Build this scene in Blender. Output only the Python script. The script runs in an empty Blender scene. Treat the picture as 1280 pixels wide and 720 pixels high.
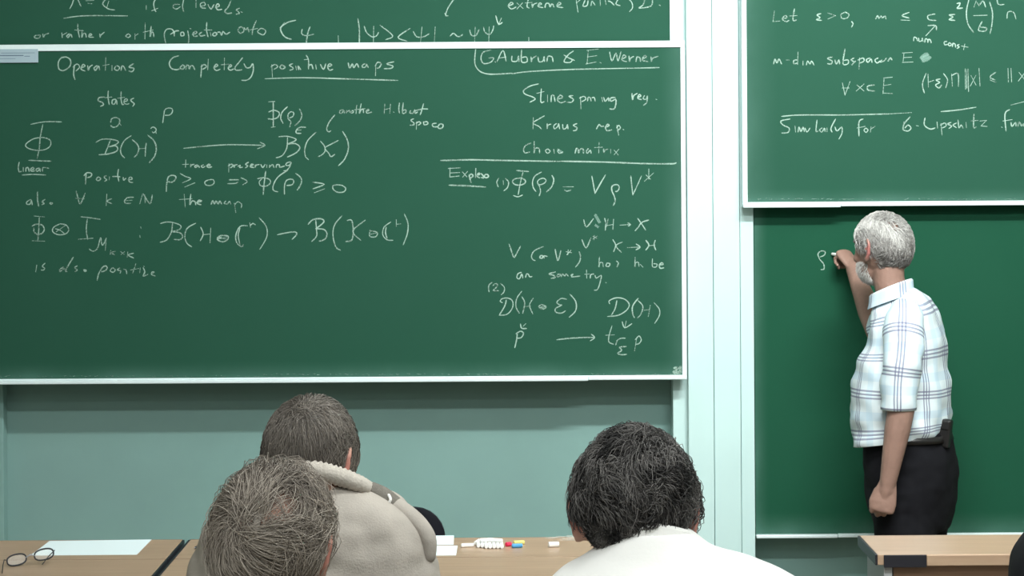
import bpy, bmesh, math, random
import numpy as np
from mathutils import Vector, Matrix, Euler, noise as mnoise

# ------------------------------------------------------------------ camera
F_PX, HC, Y0, ROLL, YC = 3240.0, 1.80, 200.0, 0.0062, -9.0
scn = bpy.context.scene
COL = scn.collection
cam_d = bpy.data.cameras.new('camera')
cam = bpy.data.objects.new('camera', cam_d); COL.objects.link(cam)
cam_d.sensor_width = 36.0
cam_d.lens = 36.0 * F_PX / 1280.0
cam_d.shift_y = -(360.0 - Y0) / 1280.0
cam_d.clip_start = 0.05
ca, sa = math.cos(ROLL), math.sin(ROLL)
cam.matrix_world = Matrix(((ca, sa, 0, 0), (0, 0, -1, YC), (-sa, ca, 0, HC), (0, 0, 0, 1)))
scn.camera = cam
scn.view_settings.view_transform = 'Standard'
scn.view_settings.look = 'None'
scn.view_settings.gamma = 1.0
scn.view_settings.use_curve_mapping = False
scn.view_settings.exposure = -0.10

world = bpy.data.worlds.new('world'); scn.world = world
world.use_nodes = True
world.node_tree.nodes['Background'].inputs[0].default_value = (0.8, 0.9, 1.0, 1)
world.node_tree.nodes['Background'].inputs[1].default_value = 0.15

def area(name, loc, sx, sy, power, col=(1, 1, 1), rot=(0, 0, 0)):
    l = bpy.data.lights.new(name, 'AREA'); l.shape = 'RECTANGLE'
    l.size = sx; l.size_y = sy; l.energy = power; l.color = col
    o = bpy.data.objects.new(name, l); o.location = loc; o.rotation_euler = rot
    COL.objects.link(o); return o
LC = (0.955, 1.0, 0.99)
# rows of fluorescent tubes on the ceiling
area('board_lamp', (1.15, -2.75, 3.42), 1.6, 0.12, 165, LC, (math.radians(78), 0, 0))
area('board_lamp', (1.0, -4.6, 3.42), 2.0, 0.12, 95, LC, (math.radians(62), 0, 0))
area('ceiling_lamp', (0.4, -6.6, 3.48), 4.6, 0.3, 88, LC)
area('ceiling_lamp', (0.2, -9.2, 3.48), 4.6, 0.3, 88, LC)

# ------------------------------------------------------------------ helpers
def P(px, py, y):
    """point in the room that stands at depth plane y and shows at photo pixel px, py"""
    d = y - YC
    u, v = (px - 640.0) * d / F_PX, -(py - Y0) * d / F_PX
    return Vector((u * ca + v * sa, y, HC - u * sa + v * ca))
def SC(y):
    return (y - YC) / F_PX          # metres per pixel at that depth

def srgb(r, g, b):
    f = lambda c: (c / 12.92 if c <= 0.04045 else ((c + 0.055) / 1.055) ** 2.4)
    return (f(r / 255), f(g / 255), f(b / 255), 1.0)

def mat(name, c, rough=0.6, spec=0.3, noise_amt=0.0, noise_scale=8.0, bump=0.0, bump_scale=60.0, metal=0.0, c2=None):
    m = bpy.data.materials.new(name); m.use_nodes = True
    nt = m.node_tree; b = nt.nodes['Principled BSDF']
    b.inputs['Base Color'].default_value = c
    b.inputs['Roughness'].default_value = rough
    b.inputs['Specular IOR Level'].default_value = spec
    b.inputs['Metallic'].default_value = metal
    tc = nt.nodes.new('ShaderNodeTexCoord')
    if noise_amt or c2:
        n = nt.nodes.new('ShaderNodeTexNoise'); n.inputs['Scale'].default_value = noise_scale
        n.inputs['Detail'].default_value = 4
        nt.links.new(tc.outputs['Object'], n.inputs['Vector'])
        mx = nt.nodes.new('ShaderNodeMix'); mx.data_type = 'RGBA'
        k = 1 - noise_amt
        mx.inputs[6].default_value = c if c2 else (c[0]*k, c[1]*k, c[2]*k, 1)
        mx.inputs[7].default_value = c2 if c2 else (min(1, c[0]*(2-k)), min(1, c[1]*(2-k)), min(1, c[2]*(2-k)), 1)
        rp = nt.nodes.new('ShaderNodeMapRange')
        rp.inputs[1].default_value = 0.3; rp.inputs[2].default_value = 0.7
        nt.links.new(n.outputs['Fac'], rp.inputs[0]); nt.links.new(rp.outputs[0], mx.inputs[0])
        nt.links.new(mx.outputs[2], b.inputs['Base Color'])
    if bump:
        n2 = nt.nodes.new('ShaderNodeTexNoise'); n2.inputs['Scale'].default_value = bump_scale
        n2.inputs['Detail'].default_value = 5
        nt.links.new(tc.outputs['Object'], n2.inputs['Vector'])
        bp = nt.nodes.new('ShaderNodeBump'); bp.inputs['Strength'].default_value = bump
        bp.inputs['Distance'].default_value = 0.01
        nt.links.new(n2.outputs['Fac'], bp.inputs['Height']); nt.links.new(bp.outputs[0], b.inputs['Normal'])
    return m

def nn(nt, t, **kw):
    n = nt.nodes.new(t)
    for k, v in kw.items(): setattr(n, k, v)
    return n

def math_node(nt, op, a, b=None, c=None):
    n = nt.nodes.new('ShaderNodeMath'); n.operation = op
    for i, v in enumerate((a, b, c)):
        if v is None: continue
        if isinstance(v, (int, float)): n.inputs[i].default_value = v
        else: nt.links.new(v, n.inputs[i])
    return n.outputs[0]

def empty(name, loc, label=None, cat=None, group=None, rz=0, kind=None):
    o = bpy.data.objects.new(name, None); o.empty_display_size = 0.1
    o.location = loc; o.rotation_euler = (0, 0, rz); COL.objects.link(o)
    tag(o, label, cat, group, kind); return o
def tag(o, label=None, cat=None, group=None, kind=None):
    if label: o['label'] = label
    if cat: o['category'] = cat
    if group: o['group'] = group
    if kind: o['kind'] = kind
    return o

def link_mesh(name, me, m, parent=None, smooth=False):
    """links a mesh given in world coordinates under its thing"""
    o = bpy.data.objects.new(name, me); COL.objects.link(o)
    if m:
        me.materials.clear(); me.materials.append(m)
    if smooth:
        me.polygons.foreach_set('use_smooth', [True] * len(me.polygons))
    if parent:
        o.parent = parent
        W = Matrix.LocRotScale(parent.location, parent.rotation_euler, parent.scale)
        p = parent.parent
        while p:
            W = Matrix.LocRotScale(p.location, p.rotation_euler, p.scale) @ W; p = p.parent
        me.transform(W.inverted())
    return o
def fin(name, bm, m, parent=None, smooth=False):
    bmesh.ops.recalc_face_normals(bm, faces=bm.faces)
    me = bpy.data.meshes.new(name); bm.to_mesh(me); bm.free()
    return link_mesh(name, me, m, parent, smooth)

def add_box(bm, x0, x1, y0, y1, z0, z1, bev=0.0, seg=2):
    r = bmesh.ops.create_cube(bm, size=1.0)
    vs = r['verts']
    for v in vs:
        v.co = Vector(((x0+x1)/2 + v.co.x*(x1-x0), (y0+y1)/2 + v.co.y*(y1-y0), (z0+z1)/2 + v.co.z*(z1-z0)))
    if bev:
        es = list({e for v in vs for e in v.link_edges})
        bmesh.ops.bevel(bm, geom=es, offset=bev, segments=seg, affect='EDGES', profile=0.5)
def box(name, x0, x1, y0, y1, z0, z1, m, parent=None, bev=0.0, seg=2):
    bm = bmesh.new(); add_box(bm, x0, x1, y0, y1, z0, z1, bev, seg)
    return fin(name, bm, m, parent)

def add_loft(bm, rings, caps=True, uv=None):
    """rings: list of lists of Vectors, same count, closed"""
    rows = [[bm.verts.new(p) for p in r] for r in rings]
    n = len(rows[0]); lay = bm.loops.layers.uv.verify() if uv else None
    for i in range(len(rows) - 1):
        for j in range(n):
            k = (j + 1) % n
            f = bm.faces.new((rows[i][j], rows[i][k], rows[i+1][k], rows[i+1][j]))
            if uv:
                for l, (a, b) in zip(f.loops, ((i, j), (i, j+1), (i+1, j+1), (i+1, j))):
                    l[lay].uv = uv(a, b)
    if caps:
        bm.faces.new(rows[0][::-1]); bm.faces.new(rows[-1])
    return rows
def frame_of(d):
    d = d.normalized(); up = Vector((0, 0, 1)) if abs(d.z) < 0.9 else Vector((0, 1, 0))
    a = d.cross(up).normalized(); b = a.cross(d).normalized(); return a, b
def add_tube(bm, pts, rad, n=10, flat=1.0, up=None, cap=1.0):
    """tapering round tube with rounded ends"""
    pts = [Vector(p) for p in pts]
    rad = [rad] * len(pts) if isinstance(rad, (int, float)) else list(rad)
    d0 = (pts[0] - pts[1]).normalized(); d1 = (pts[-1] - pts[-2]).normalized()
    P_, R_ = [], []
    for t in (0.98, 0.75, 0.4): P_.append(pts[0] + d0 * rad[0] * t * cap); R_.append(rad[0] * math.sqrt(1 - t*t))
    P_ += pts; R_ += rad
    for t in (0.4, 0.75, 0.98): P_.append(pts[-1] + d1 * rad[-1] * t * cap); R_.append(rad[-1] * math.sqrt(1 - t*t))
    a = None; rings = []
    for i, p in enumerate(P_):
        d = (P_[min(i+1, len(P_)-1)] - P_[max(i-1, 0)]).normalized()
        if a is None:
            a = up.cross(d).normalized() if up is not None else frame_of(d)[0]
        a = (a - d * a.dot(d)).normalized(); b = d.cross(a)
        rings.append([p + (a * math.cos(t) + b * math.sin(t) * flat) * R_[i] for t in [2*math.pi*j/n for j in range(n)]])
    add_loft(bm, rings)
def add_ellipsoid(bm, c, r, M=None, u=20, v=12):
    res = bmesh.ops.create_uvsphere(bm, u_segments=u, v_segments=v, radius=1.0)
    for vt in res['verts']:
        p = Vector((vt.co.x*r[0], vt.co.y*r[1], vt.co.z*r[2])) + Vector(c)
        vt.co = (M @ p) if M is not None else p

def remesh(name, bm, voxel, m, parent, smooth_it=4, fac=0.5, disp=None, flush=None):
    bmesh.ops.recalc_face_normals(bm, faces=bm.faces)
    me = bpy.data.meshes.new(name); bm.to_mesh(me); bm.free()
    t = bpy.data.objects.new(name + '_tmp', me); COL.objects.link(t)
    r = t.modifiers.new('r', 'REMESH'); r.mode = 'VOXEL'; r.voxel_size = voxel
    s = t.modifiers.new('s', 'SMOOTH'); s.iterations = smooth_it; s.factor = fac
    dg = bpy.context.evaluated_depsgraph_get(); dg.update()
    me2 = bpy.data.meshes.new_from_object(t.evaluated_get(dg))
    bpy.data.objects.remove(t); bpy.data.meshes.remove(me)
    me2.name = name
    if disp:
        nr = [v.normal.copy() for v in me2.vertices]; co = [v.co.copy() for v in me2.vertices]
        flat = [c for p, q in zip(co, nr) for c in (p + disp(p, q))]
        me2.vertices.foreach_set('co', flat); me2.update()
    if flush:
        at = me2.attributes.new('flush', 'FLOAT', 'POINT')
        at.data.foreach_set('value', [max(0.0, min(1.0, 1.6 - min((v.co - f).length for f in flush) / 0.022)) for v in me2.vertices])
    return link_mesh(name, me2, m, parent, True)

# ------------------------------------------------------------------ materials
def board_material(name, base, dust, edge=None):
    """green enamel with wiped chalk dust"""
    m = bpy.data.materials.new(name); m.use_nodes = True; nt = m.node_tree
    b = nt.nodes['Principled BSDF']; b.inputs['Roughness'].default_value = 0.7
    b.inputs['Specular IOR Level'].default_value = 0.05
    tc = nn(nt, 'ShaderNodeTexCoord')
    mp = nn(nt, 'ShaderNodeMapping'); mp.inputs['Scale'].default_value = (0.9, 1, 1.6)
    mp.inputs['Rotation'].default_value = (0, 0.5, 0)
    nt.links.new(tc.outputs['Object'], mp.inputs['Vector'])
    n = nn(nt, 'ShaderNodeTexNoise'); n.inputs['Scale'].default_value = 1.6; n.inputs['Detail'].default_value = 3
    nt.links.new(mp.outputs[0], n.inputs['Vector'])
    n2 = nn(nt, 'ShaderNodeTexNoise'); n2.inputs['Scale'].default_value = 6; n2.inputs['Detail'].default_value = 6
    mp2 = nn(nt, 'ShaderNodeMapping'); mp2.inputs['Scale'].default_value = (1, 1, 0.6); mp2.inputs['Rotation'].default_value = (0, 0.6, 0)
    nt.links.new(tc.outputs['Object'], mp2.inputs['Vector']); nt.links.new(mp2.outputs[0], n2.inputs['Vector'])
    s = math_node(nt, 'ADD', math_node(nt, 'MULTIPLY', n.outputs['Fac'], 0.75), math_node(nt, 'MULTIPLY', n2.outputs['Fac'], 0.35))
    r = nn(nt, 'ShaderNodeMapRange'); r.inputs[1].default_value = 0.36; r.inputs[2].default_value = 0.78
    r.inputs[3].default_value = 0.0; r.inputs[4].default_value = 0.022
    nt.links.new(s, r.inputs[0]); fac = r.outputs[0]
    if edge:   # dust left along the frame: (x0, x1, z0, z1, wx, wz, amount)
        sp = nn(nt, 'ShaderNodeSeparateXYZ'); nt.links.new(tc.outputs['Object'], sp.inputs[0])
        x0, x1, z0, wx, wz, amt = edge
        terms = []
        if x0 is not None: terms.append(math_node(nt, 'DIVIDE', math_node(nt, 'SUBTRACT', sp.outputs[0], x0), wx))
        if x1 is not None: terms.append(math_node(nt, 'DIVIDE', math_node(nt, 'SUBTRACT', x1, sp.outputs[0]), wx))
        terms.append(math_node(nt, 'DIVIDE', math_node(nt, 'SUBTRACT', sp.outputs[2], z0), wz))
        for t in terms:
            e = math_node(nt, 'SUBTRACT', 1.0, t); e = math_node(nt, 'MAXIMUM', e, 0.0)
            e = math_node(nt, 'MINIMUM', e, 1.0); e = math_node(nt, 'POWER', e, 1.5)
            e = math_node(nt, 'MULTIPLY', e, math_node(nt, 'MULTIPLY', n2.outputs['Fac'], amt))
            fac = math_node(nt, 'ADD', fac, e)
    mx = nn(nt, 'ShaderNodeMix'); mx.data_type = 'RGBA'
    mx.inputs[6].default_value = base; mx.inputs[7].default_value = dust
    nt.links.new(fac, mx.inputs[0]); nt.links.new(mx.outputs[2], b.inputs['Base Color'])
    return m

M = {}
M['frame'] = mat('frame_metal', srgb(222, 236, 238), 0.35, 0.5, 0.04, 6)
M['pillar'] = mat('pillar_paint', srgb(194, 221, 219), 0.45, 0.4, 0.03, 3)
M['pillar_dark'] = mat('pillar_joint', srgb(120, 150, 145), 0.6)
M['wall'] = mat('wall_green', srgb(128, 162, 157), 0.6, 0.3, 0.05, 2.5)
M['wallroom'] = mat('room_paint', srgb(205, 212, 205), 0.8, 0.2, 0.03, 2)
M['ceiling'] = mat('ceiling_paint', srgb(230, 232, 228), 0.9, 0.1)
M['floor'] = mat('floor_lino', srgb(130, 118, 100), 0.5, 0.4, 0.12, 14)
M['black'] = mat('black_plastic', srgb(32, 32, 40), 0.45, 0.4)
M['steel'] = mat('steel', srgb(150, 150, 155), 0.35, 0.5, metal=0.9)
M['paper'] = mat('paper', srgb(225, 238, 242), 0.8, 0.1)
M['placard'] = mat('placard_card', srgb(160, 180, 190), 0.7, 0.2)
M['ink'] = mat('printed_ink', srgb(96, 112, 130), 0.7, 0.2)
M['chalk_white'] = mat('white_chalk', srgb(240, 240, 238), 0.9, 0.1)
def skin_material(name, c, red):
    m = mat(name, c, 0.55, 0.3, 0.08, 30, 0.15, 90); nt = m.node_tree; b = nt.nodes['Principled BSDF']
    src = b.inputs['Base Color'].links[0].from_socket
    at = nn(nt, 'ShaderNodeAttribute'); at.attribute_name = 'flush'
    mx = nn(nt, 'ShaderNodeMix'); mx.data_type = 'RGBA'; mx.inputs[7].default_value = red
    nt.links.new(math_node(nt, 'MULTIPLY', at.outputs['Fac'], 0.6), mx.inputs[0]); nt.links.new(src, mx.inputs[6])
    nt.links.new(mx.outputs[2], b.inputs['Base Color']); return m
M['skin'] = skin_material('skin', srgb(186, 146, 130), srgb(190, 112, 104))
M['skin_dark'] = skin_material('skin_tanned', srgb(143, 113, 101), srgb(174, 92, 94))
M['skin_ear'] = mat('skin_red', srgb(196, 118, 110), 0.5, 0.35)
M['eye'] = mat('eye_white', srgb(230, 228, 222), 0.2, 0.5)

def wood_material(name, c1, c2, sc=(1.2, 14, 14)):
    m = bpy.data.materials.new(name); m.use_nodes = True; nt = m.node_tree
    b = nt.nodes['Principled BSDF']; b.inputs['Roughness'].default_value = 0.32
    b.inputs['Specular IOR Level'].default_value = 0.45
    tc = nn(nt, 'ShaderNodeTexCoord'); mp = nn(nt, 'ShaderNodeMapping'); mp.inputs['Scale'].default_value = sc
    nt.links.new(tc.outputs['Object'], mp.inputs[0])
    n = nn(nt, 'ShaderNodeTexNoise'); n.inputs['Scale'].default_value = 3.0; n.inputs['Detail'].default_value = 6
    n.inputs['Distortion'].default_value = 0.6
    nt.links.new(mp.outputs[0], n.inputs[0])
    mx = nn(nt, 'ShaderNodeMix'); mx.data_type = 'RGBA'; mx.inputs[6].default_value = c1; mx.inputs[7].default_value = c2
    r = nn(nt, 'ShaderNodeMapRange'); r.inputs[1].default_value = 0.3; r.inputs[2].default_value = 0.7
    nt.links.new(n.outputs['Fac'], r.inputs[0]); nt.links.new(r.outputs[0], mx.inputs[0])
    nt.links.new(mx.outputs[2], b.inputs['Base Color']); return m
M['desk'] = wood_material('desk_laminate', srgb(166, 138, 115), srgb(181, 153, 129))
M['desk_dark'] = wood_material('desk_panel', srgb(128, 100, 82), srgb(146, 116, 95))
M['desk_side'] = mat('desk_side_paint', srgb(168, 170, 172), 0.5)

def chalk_material():
    m = bpy.data.materials.new('chalk_mark'); m.use_nodes = True; nt = m.node_tree
    b = nt.nodes['Principled BSDF']; b.inputs['Roughness'].default_value = 0.95
    b.inputs['Specular IOR Level'].default_value = 0.05
    b.inputs['Base Color'].default_value = srgb(186, 214, 200)
    tc = nn(nt, 'ShaderNodeTexCoord'); n = nn(nt, 'ShaderNodeTexNoise')
    n.inputs['Scale'].default_value = 260; n.inputs['Detail'].default_value = 3
    nt.links.new(tc.outputs['Object'], n.inputs[0])
    n2 = nn(nt, 'ShaderNodeTexNoise'); n2.inputs['Scale'].default_value = 14
    nt.links.new(tc.outputs['Object'], n2.inputs[0])
    s = math_node(nt, 'ADD', math_node(nt, 'MULTIPLY', n.outputs['Fac'], 0.7), math_node(nt, 'MULTIPLY', n2.outputs['Fac'], 0.5))
    r = nn(nt, 'ShaderNodeMapRange'); r.inputs[1].default_value = 0.40; r.inputs[2].default_value = 0.68
    r.inputs[3].default_value = 0.18; r.inputs[4].default_value = 0.72
    nt.links.new(s, r.inputs[0]); nt.links.new(r.outputs[0], b.inputs['Alpha'])
    return m
M['chalk'] = chalk_material()
def smudge_material():
    m = bpy.data.materials.new('chalk_smudge'); m.use_nodes = True; nt = m.node_tree
    b = nt.nodes['Principled BSDF']; b.inputs['Roughness'].default_value = 0.95
    b.inputs['Base Color'].default_value = srgb(150, 190, 175); b.inputs['Alpha'].default_value = 0.4
    return m
M['smudge'] = smudge_material()
M['desk_dust'] = smudge_material(); M['desk_dust'].node_tree.nodes['Principled BSDF'].inputs['Base Color'].default_value = srgb(222, 212, 200)

# ------------------------------------------------------------------ the room
XL, XR, YB, YF, ZC = -4.2, 4.6, -11.0, 0.17, 3.55
def struct(name, *a, **k):
    o = box(name, *a, **k); o['kind'] = 'structure'; return o
struct('floor', XL, XR, YB, YF + 0.2, -0.1, 0.0, M['floor'])
struct('ceiling', XL, XR, YB, YF + 0.2, ZC, ZC + 0.1, M['ceiling'])
struct('wall_left', XL - 0.1, XL, YB, YF + 0.2, 0, ZC, M['wallroom'])
struct('wall_right', XR, XR + 0.1, YB, YF + 0.2, 0, ZC, M['wallroom'])
struct('wall_rear', XL, XR, YB - 0.1, YB, 0, ZC, M['wallroom'])
struct('wall_front', XL, XR, YF, YF + 0.2, 0, ZC, M['wall'])

def X(px, y, py=360): return P(px, py, y).x
def Z(py, y, px=640): return P(px, py, y).z
# stile at the far left of the lower wall, and the pillar between the two sets of boards
yp = 0.03
def strip(name, pxa, pxb, y, zt, zb, m, bev=0.003):
    return struct(name, X(pxa, y, 480), X(pxb, y, 480), y, YF - 0.002, zb, zt, m, None, bev)
strip('trim_1', -60, 4.0, 0.10, ZC, 0.0, M['wall'])
strip('trim_2', 841, 859.8, 0.055, ZC, 0.0, M['pillar'])
strip('trim_3', 860.3, 892.2, yp - 0.01, ZC, 0.0, M['pillar'])
strip('trim_4', 892.7, 925.8, yp - 0.005, ZC, 0.0, M['pillar'])
strip('trim_5', 926.2, 943, 0.03, ZC, 0.0, M['pillar'])

# ------------------------------------------------------------------ chalkboards
def rect(xa, xb, ya, yb, y, pxm, pym):
    """px rectangle to x0,x1,z0,z1 at plane y"""
    return X(xa, y, pym), X(xb, y, pym), Z(yb, y, pxm), Z(ya, y, pxm)

def chalkboard(name, label, x0, x1, z0, z1, y, thick, m, fr_top, fr_bot, fr_l, fr_r, tray=0.0):
    root = empty(name, ((x0+x1)/2, y + thick/2, z0), label, 'chalkboard', 'sliding chalkboards')
    box('writing_surface', x0 + fr_l*0.6, x1 - fr_r*0.6, y, y + thick, z0 + fr_bot*0.6, z1 - fr_top*0.6, m, root)
    p = 0.007
    if fr_top: box('top_rail', x0, x1, y - p, y + thick + 0.004, z1 - fr_top, z1, M['frame'], root, 0.002)
    if fr_bot: box('bottom_rail', x0, x1, y - p, y + thick + 0.004, z0, z0 + fr_bot, M['frame'], root, 0.002)
    if fr_l: box('side_rail', x0, x0 + fr_l, y - p, y + thick + 0.004, z0 + fr_bot, z1 - fr_top, M['frame'], root, 0.002)
    if fr_r: box('side_rail', x1 - fr_r, x1, y - p, y + thick + 0.004, z0 + fr_bot, z1 - fr_top, M['frame'], root, 0.002)
    return root

GB = srgb(38, 79, 63); GD = srgb(104, 140, 130)
# front left board
yA = -0.02
ax0, ax1 = X(-14, yA), X(857.5, yA, 300)
az1, az0 = Z(53.0, yA, 500), Z(476.5, yA, 500)
mA = board_material('green_enamel_front', GB, GD, (None, (ax1 - ax0)/2 - 0.01, 0.015, 0.08, 0.06, 0.5))
bA = chalkboard('sliding_chalkboard', 'large green chalkboard at the left, full of handwriting, in a white metal frame', ax0, ax1, az0, az1, yA, 0.03, mA, 0.023, 0.016, 0.015, 0.016)
box('chalk_tray', ax0, X(735, yA, 470), yA - 0.030, yA - 0.006, az0 - 0.001, az0 + 0.011, M['frame'], bA, 0.003)
box('chalk_tray', X(735.6, yA, 470), ax1 - 0.004, yA - 0.016, yA - 0.006, az0 + 0.001, az0 + 0.014, M['frame'], bA, 0.003)
# rear left board, raised behind the front one
yB_ = 0.05
bx1 = X(838.5, yB_, 20)
mB = board_material('green_enamel_rear', GB, GD)
bB = chalkboard('raised_chalkboard', 'green chalkboard at top left rising behind the large front board', ax0, bx1, Z(60, yB_), Z(60, yB_) + 1.17, yB_, 0.025, mB, 0.02, 0.0, 0.015, 0.004)
# front right board
cx0 = X(927.5, yA, 130); cz0 = Z(257.5, yA, 1100)
mC = board_material('green_enamel_right', GB, GD, (-1.20, None, 0.015, 0.12, 0.05, 0.5))
bC = chalkboard('upper_right_chalkboard', 'raised green chalkboard at upper right above the lecturer, with handwriting', cx0, cx0 + 2.42, cz0, cz0 + 1.17, yA, 0.03, mC, 0.02, 0.016, 0.017, 0.015)
box('chalk_tray', cx0, X(1050, yA, 255), yA - 0.028, yA - 0.006, cz0 - 0.003, cz0 + 0.010, M['frame'], bC, 0.003)
box('chalk_tray', X(1050.6, yA, 255), cx0 + 2.42, yA - 0.016, yA - 0.006, cz0 + 0.0, cz0 + 0.012, M['frame'], bC, 0.003)
# lower right board
yD = 0.05
dx0 = X(943.5, yD, 460); dz0 = Z(670, yD, 1100)
mD = board_material('green_enamel_lower', srgb(27, 76, 56), GD, ((dx0 - cx0 - 2.40)/2, None, 0.01, 0.05, 0.08, 0.6))
bD = chalkboard('lower_right_chalkboard', 'lower green chalkboard the lecturer is writing on, mostly clean', dx0, cx0 + 2.40, dz0, dz0 + 1.25, yD, 0.025, mD, 0.0, 0.008, 0.0, 0.012)
box('chalk_tray', dx0, X(1046, yD, 665), yD - 0.030, yD - 0.004, dz0 - 0.002, dz0 + 0.010, M['frame'], bD, 0.003)
box('chalk_tray', X(1046.6, yD, 665), cx0 + 2.40, yD - 0.022, yD - 0.004, dz0 - 0.002, dz0 + 0.011, M['frame'], bD, 0.003)

# small printed placard stuck under the top rail at far left
pl = empty('placard', P(22, 70, yA - 0.001), 'small pale printed placard at the top left corner of the large board', 'sign')
pm = box('card', X(-20, yA, 70), X(48, yA, 70), yA - 0.0085, yA - 0.0005, Z(78.5, yA, 20), Z(61.5, yA, 20), M['placard'], pl, 0.001)
bm = bmesh.new()
for (a, b_, c, h) in ((-12, 30, 69.5, 1.1), (2, 44, 66.3, 0.5), (31, 38, 70.5, 0.7), (-10, 20, 73.5, 0.4)):
    z = Z(c, yA, 20); add_box(bm, X(a, yA, 70), X(b_, yA, 70), yA - 0.0092, yA - 0.0084, z - h * 0.0014, z + h * 0.0014)
fin('printed_lines', bm, M['ink'], pl)

# ------------------------------------------------------------------ handwriting
def catmull(pts, sub=4):
    if len(pts) < 3: return pts
    q = [pts[0]] + pts + [pts[-1]]; out = []
    for i in range(1, len(q) - 2):
        p0, p1, p2, p3 = q[i-1], q[i], q[i+1], q[i+2]
        for k in range(sub):
            t = k / sub
            out.append(0.5 * ((2*p1) + (p2-p0)*t + (2*p0-5*p1+4*p2-p3)*t*t + (3*p1-p0-3*p2+p3)*t*t*t))
    out.append(pts[-1]); return out
rs = random.Random(4)
def write(parent, y, label, chunks, width=0.0039, m='chalk', name='chalk_writing'):
    bm = bmesh.new(); k = 0
    for (ox, oy, s, txt) in chunks:
        for st in txt.split('/'):
            v = [float(t) for t in st.split()]
            pts = [Vector((ox + v[i]/s, oy + v[i+1]/s)) for i in range(0, len(v), 2)]
            pts = catmull(pts)
            k += 1; yy = y - 0.0010 - 0.00004 * (k % 12)
            L = [P(p.x, p.y, yy) for p in pts]
            if (L[0] - L[-1]).length < 0.001 and len(L) < 4: L[-1] = L[-1] + Vector((0.003, 0, 0))
            w0 = width * rs.uniform(0.85, 1.1); prev = None
            n = len(L)
            for i, p in enumerate(L):
                d = (L[min(i+1, n-1)] - L[max(i-1, 0)]); d.y = 0
                if d.length < 1e-7: d = Vector((1, 0, 0))
                d.normalize(); nrm = Vector((-d.z, 0, d.x))
                e = 1.0 if 0 < i < n-1 else 0.55
                w = w0 * 0.5 * e * (0.85 + 0.3 * rs.random())
                ext = d * (w0 * 0.3) * (-1 if i == 0 else (1 if i == n-1 else 0))
                a, b = bm.verts.new(p + nrm*w + ext), bm.verts.new(p - nrm*w + ext)
                if prev: bm.faces.new((prev[0], prev[1], b, a))
                prev = (a, b)
    me = bpy.data.meshes.new(name); bm.to_mesh(me); bm.free()
    # one orientation towards the room
    o = link_mesh(name, me, M[m], parent)
    o['label'] = label; o['kind'] = 'stuff'; return o
S5 = 5.3333
A_ = lambda t: (0, 110, S5, t)
C_ = lambda t: (200, 110, S5, t)
F_ = lambda t: (400, 110, S5, t)
B_ = lambda t: (0, 0, S5, t)
D_ = lambda t: (200, 0, S5, t)
E_ = lambda t: (400, 0, S5, t)
G_ = lambda t: (640, 40, 4.5, t)
T_ = lambda t: (560, 0, 4.0, t)
K_ = lambda t: (0, 225, S5, t)
L_ = lambda t: (180, 225, S5, t)
M_ = lambda t: (360, 225, S5, t)
H3 = lambda t: (540, 190, 8.0, t)
H4 = lambda t: (690, 190, 8.0, t)
I_ = lambda t: (620, 260, 5.818, t)
J_ = lambda t: (600, 345, S5, t)
N_ = lambda t: (950, 0, 4.0, t)
O_ = lambda t: (1110, 0, 4.0, t)
Q_ = lambda t: (0, 0, 4.0, t)
R_ = lambda t: (1000, 240, 4.0, t)

# --- raised board behind
write(bB, yB_, 'chalk line: H = C^d if d levels, underlined', [
 B_('500 -25 490 0 480 30 465 58/505 -15 520 0 540 42/572 5 625 2/585 22 612 25/722 -20 700 0 685 25 700 45 730 62 765 66/725 8 712 50/425 122 520 108 640 104 850 106/975 35 975 62/1040 -10 1025 20 1030 60 1040 78/1012 72 1052 55'),
 D_('130 30 95 30 88 50 110 60 135 45/160 -10 150 40 158 78/240 -10 240 50/268 42 300 35 295 15 270 25 275 50 305 55/320 30 340 60 360 30/370 50 395 40 385 25 372 45 385 65 412 62/472 8 455 45 432 75 450 90 478 86/530 55 508 65 522 78 528 90 508 95/540 79 548 82')])
write(bB, yB_, 'chalk line: or rather orth projection onto C psi', [
 B_('240 235 228 245 240 255 262 252 268 235 245 235/285 225 290 250 298 232 325 222/412 220 415 250/415 235 445 218/462 225 445 240 455 250 470 228 480 248/518 160 520 200 530 250/548 200 545 250 555 225 570 225 575 248/500 200 555 205/590 240 612 232 600 225 592 245 625 248/665 225 668 250 672 235 695 215/855 225 838 240 855 250 870 238 855 225/900 225 900 262/900 240 920 225/968 150 966 260/1008 175 1000 245 1010 215 1022 220 1025 245/955 215 1020 200'),
 D_('38 288 28 230 45 195 80 195 90 215 70 228/95 240 98 210 125 205/138 218 140 238 160 235 155 215 138 218/185 205 192 250 190 290/200 190 206 192/215 230 245 220 235 208 220 225 228 242 250 240/278 215 262 228 272 240 300 235/312 150 310 200 320 245/295 200 345 200/335 215 340 240/365 215 350 230 365 240 380 225 365 215/385 215 400 215 410 235 420 210 440 228 465 215/535 180 520 200 535 222 560 205 545 180 525 185/560 185 575 200 585 185 592 212/642 138 620 190 615 230/595 200 650 190/670 226 650 212 670 190 695 195 705 210 690 232 670 228/905 135 850 150 805 185 815 225 840 250 875 262/830 150 800 185/948 195 945 225 975 238 1025 228/1000 180 985 220 975 290/1188 238 1190 290')])
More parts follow.
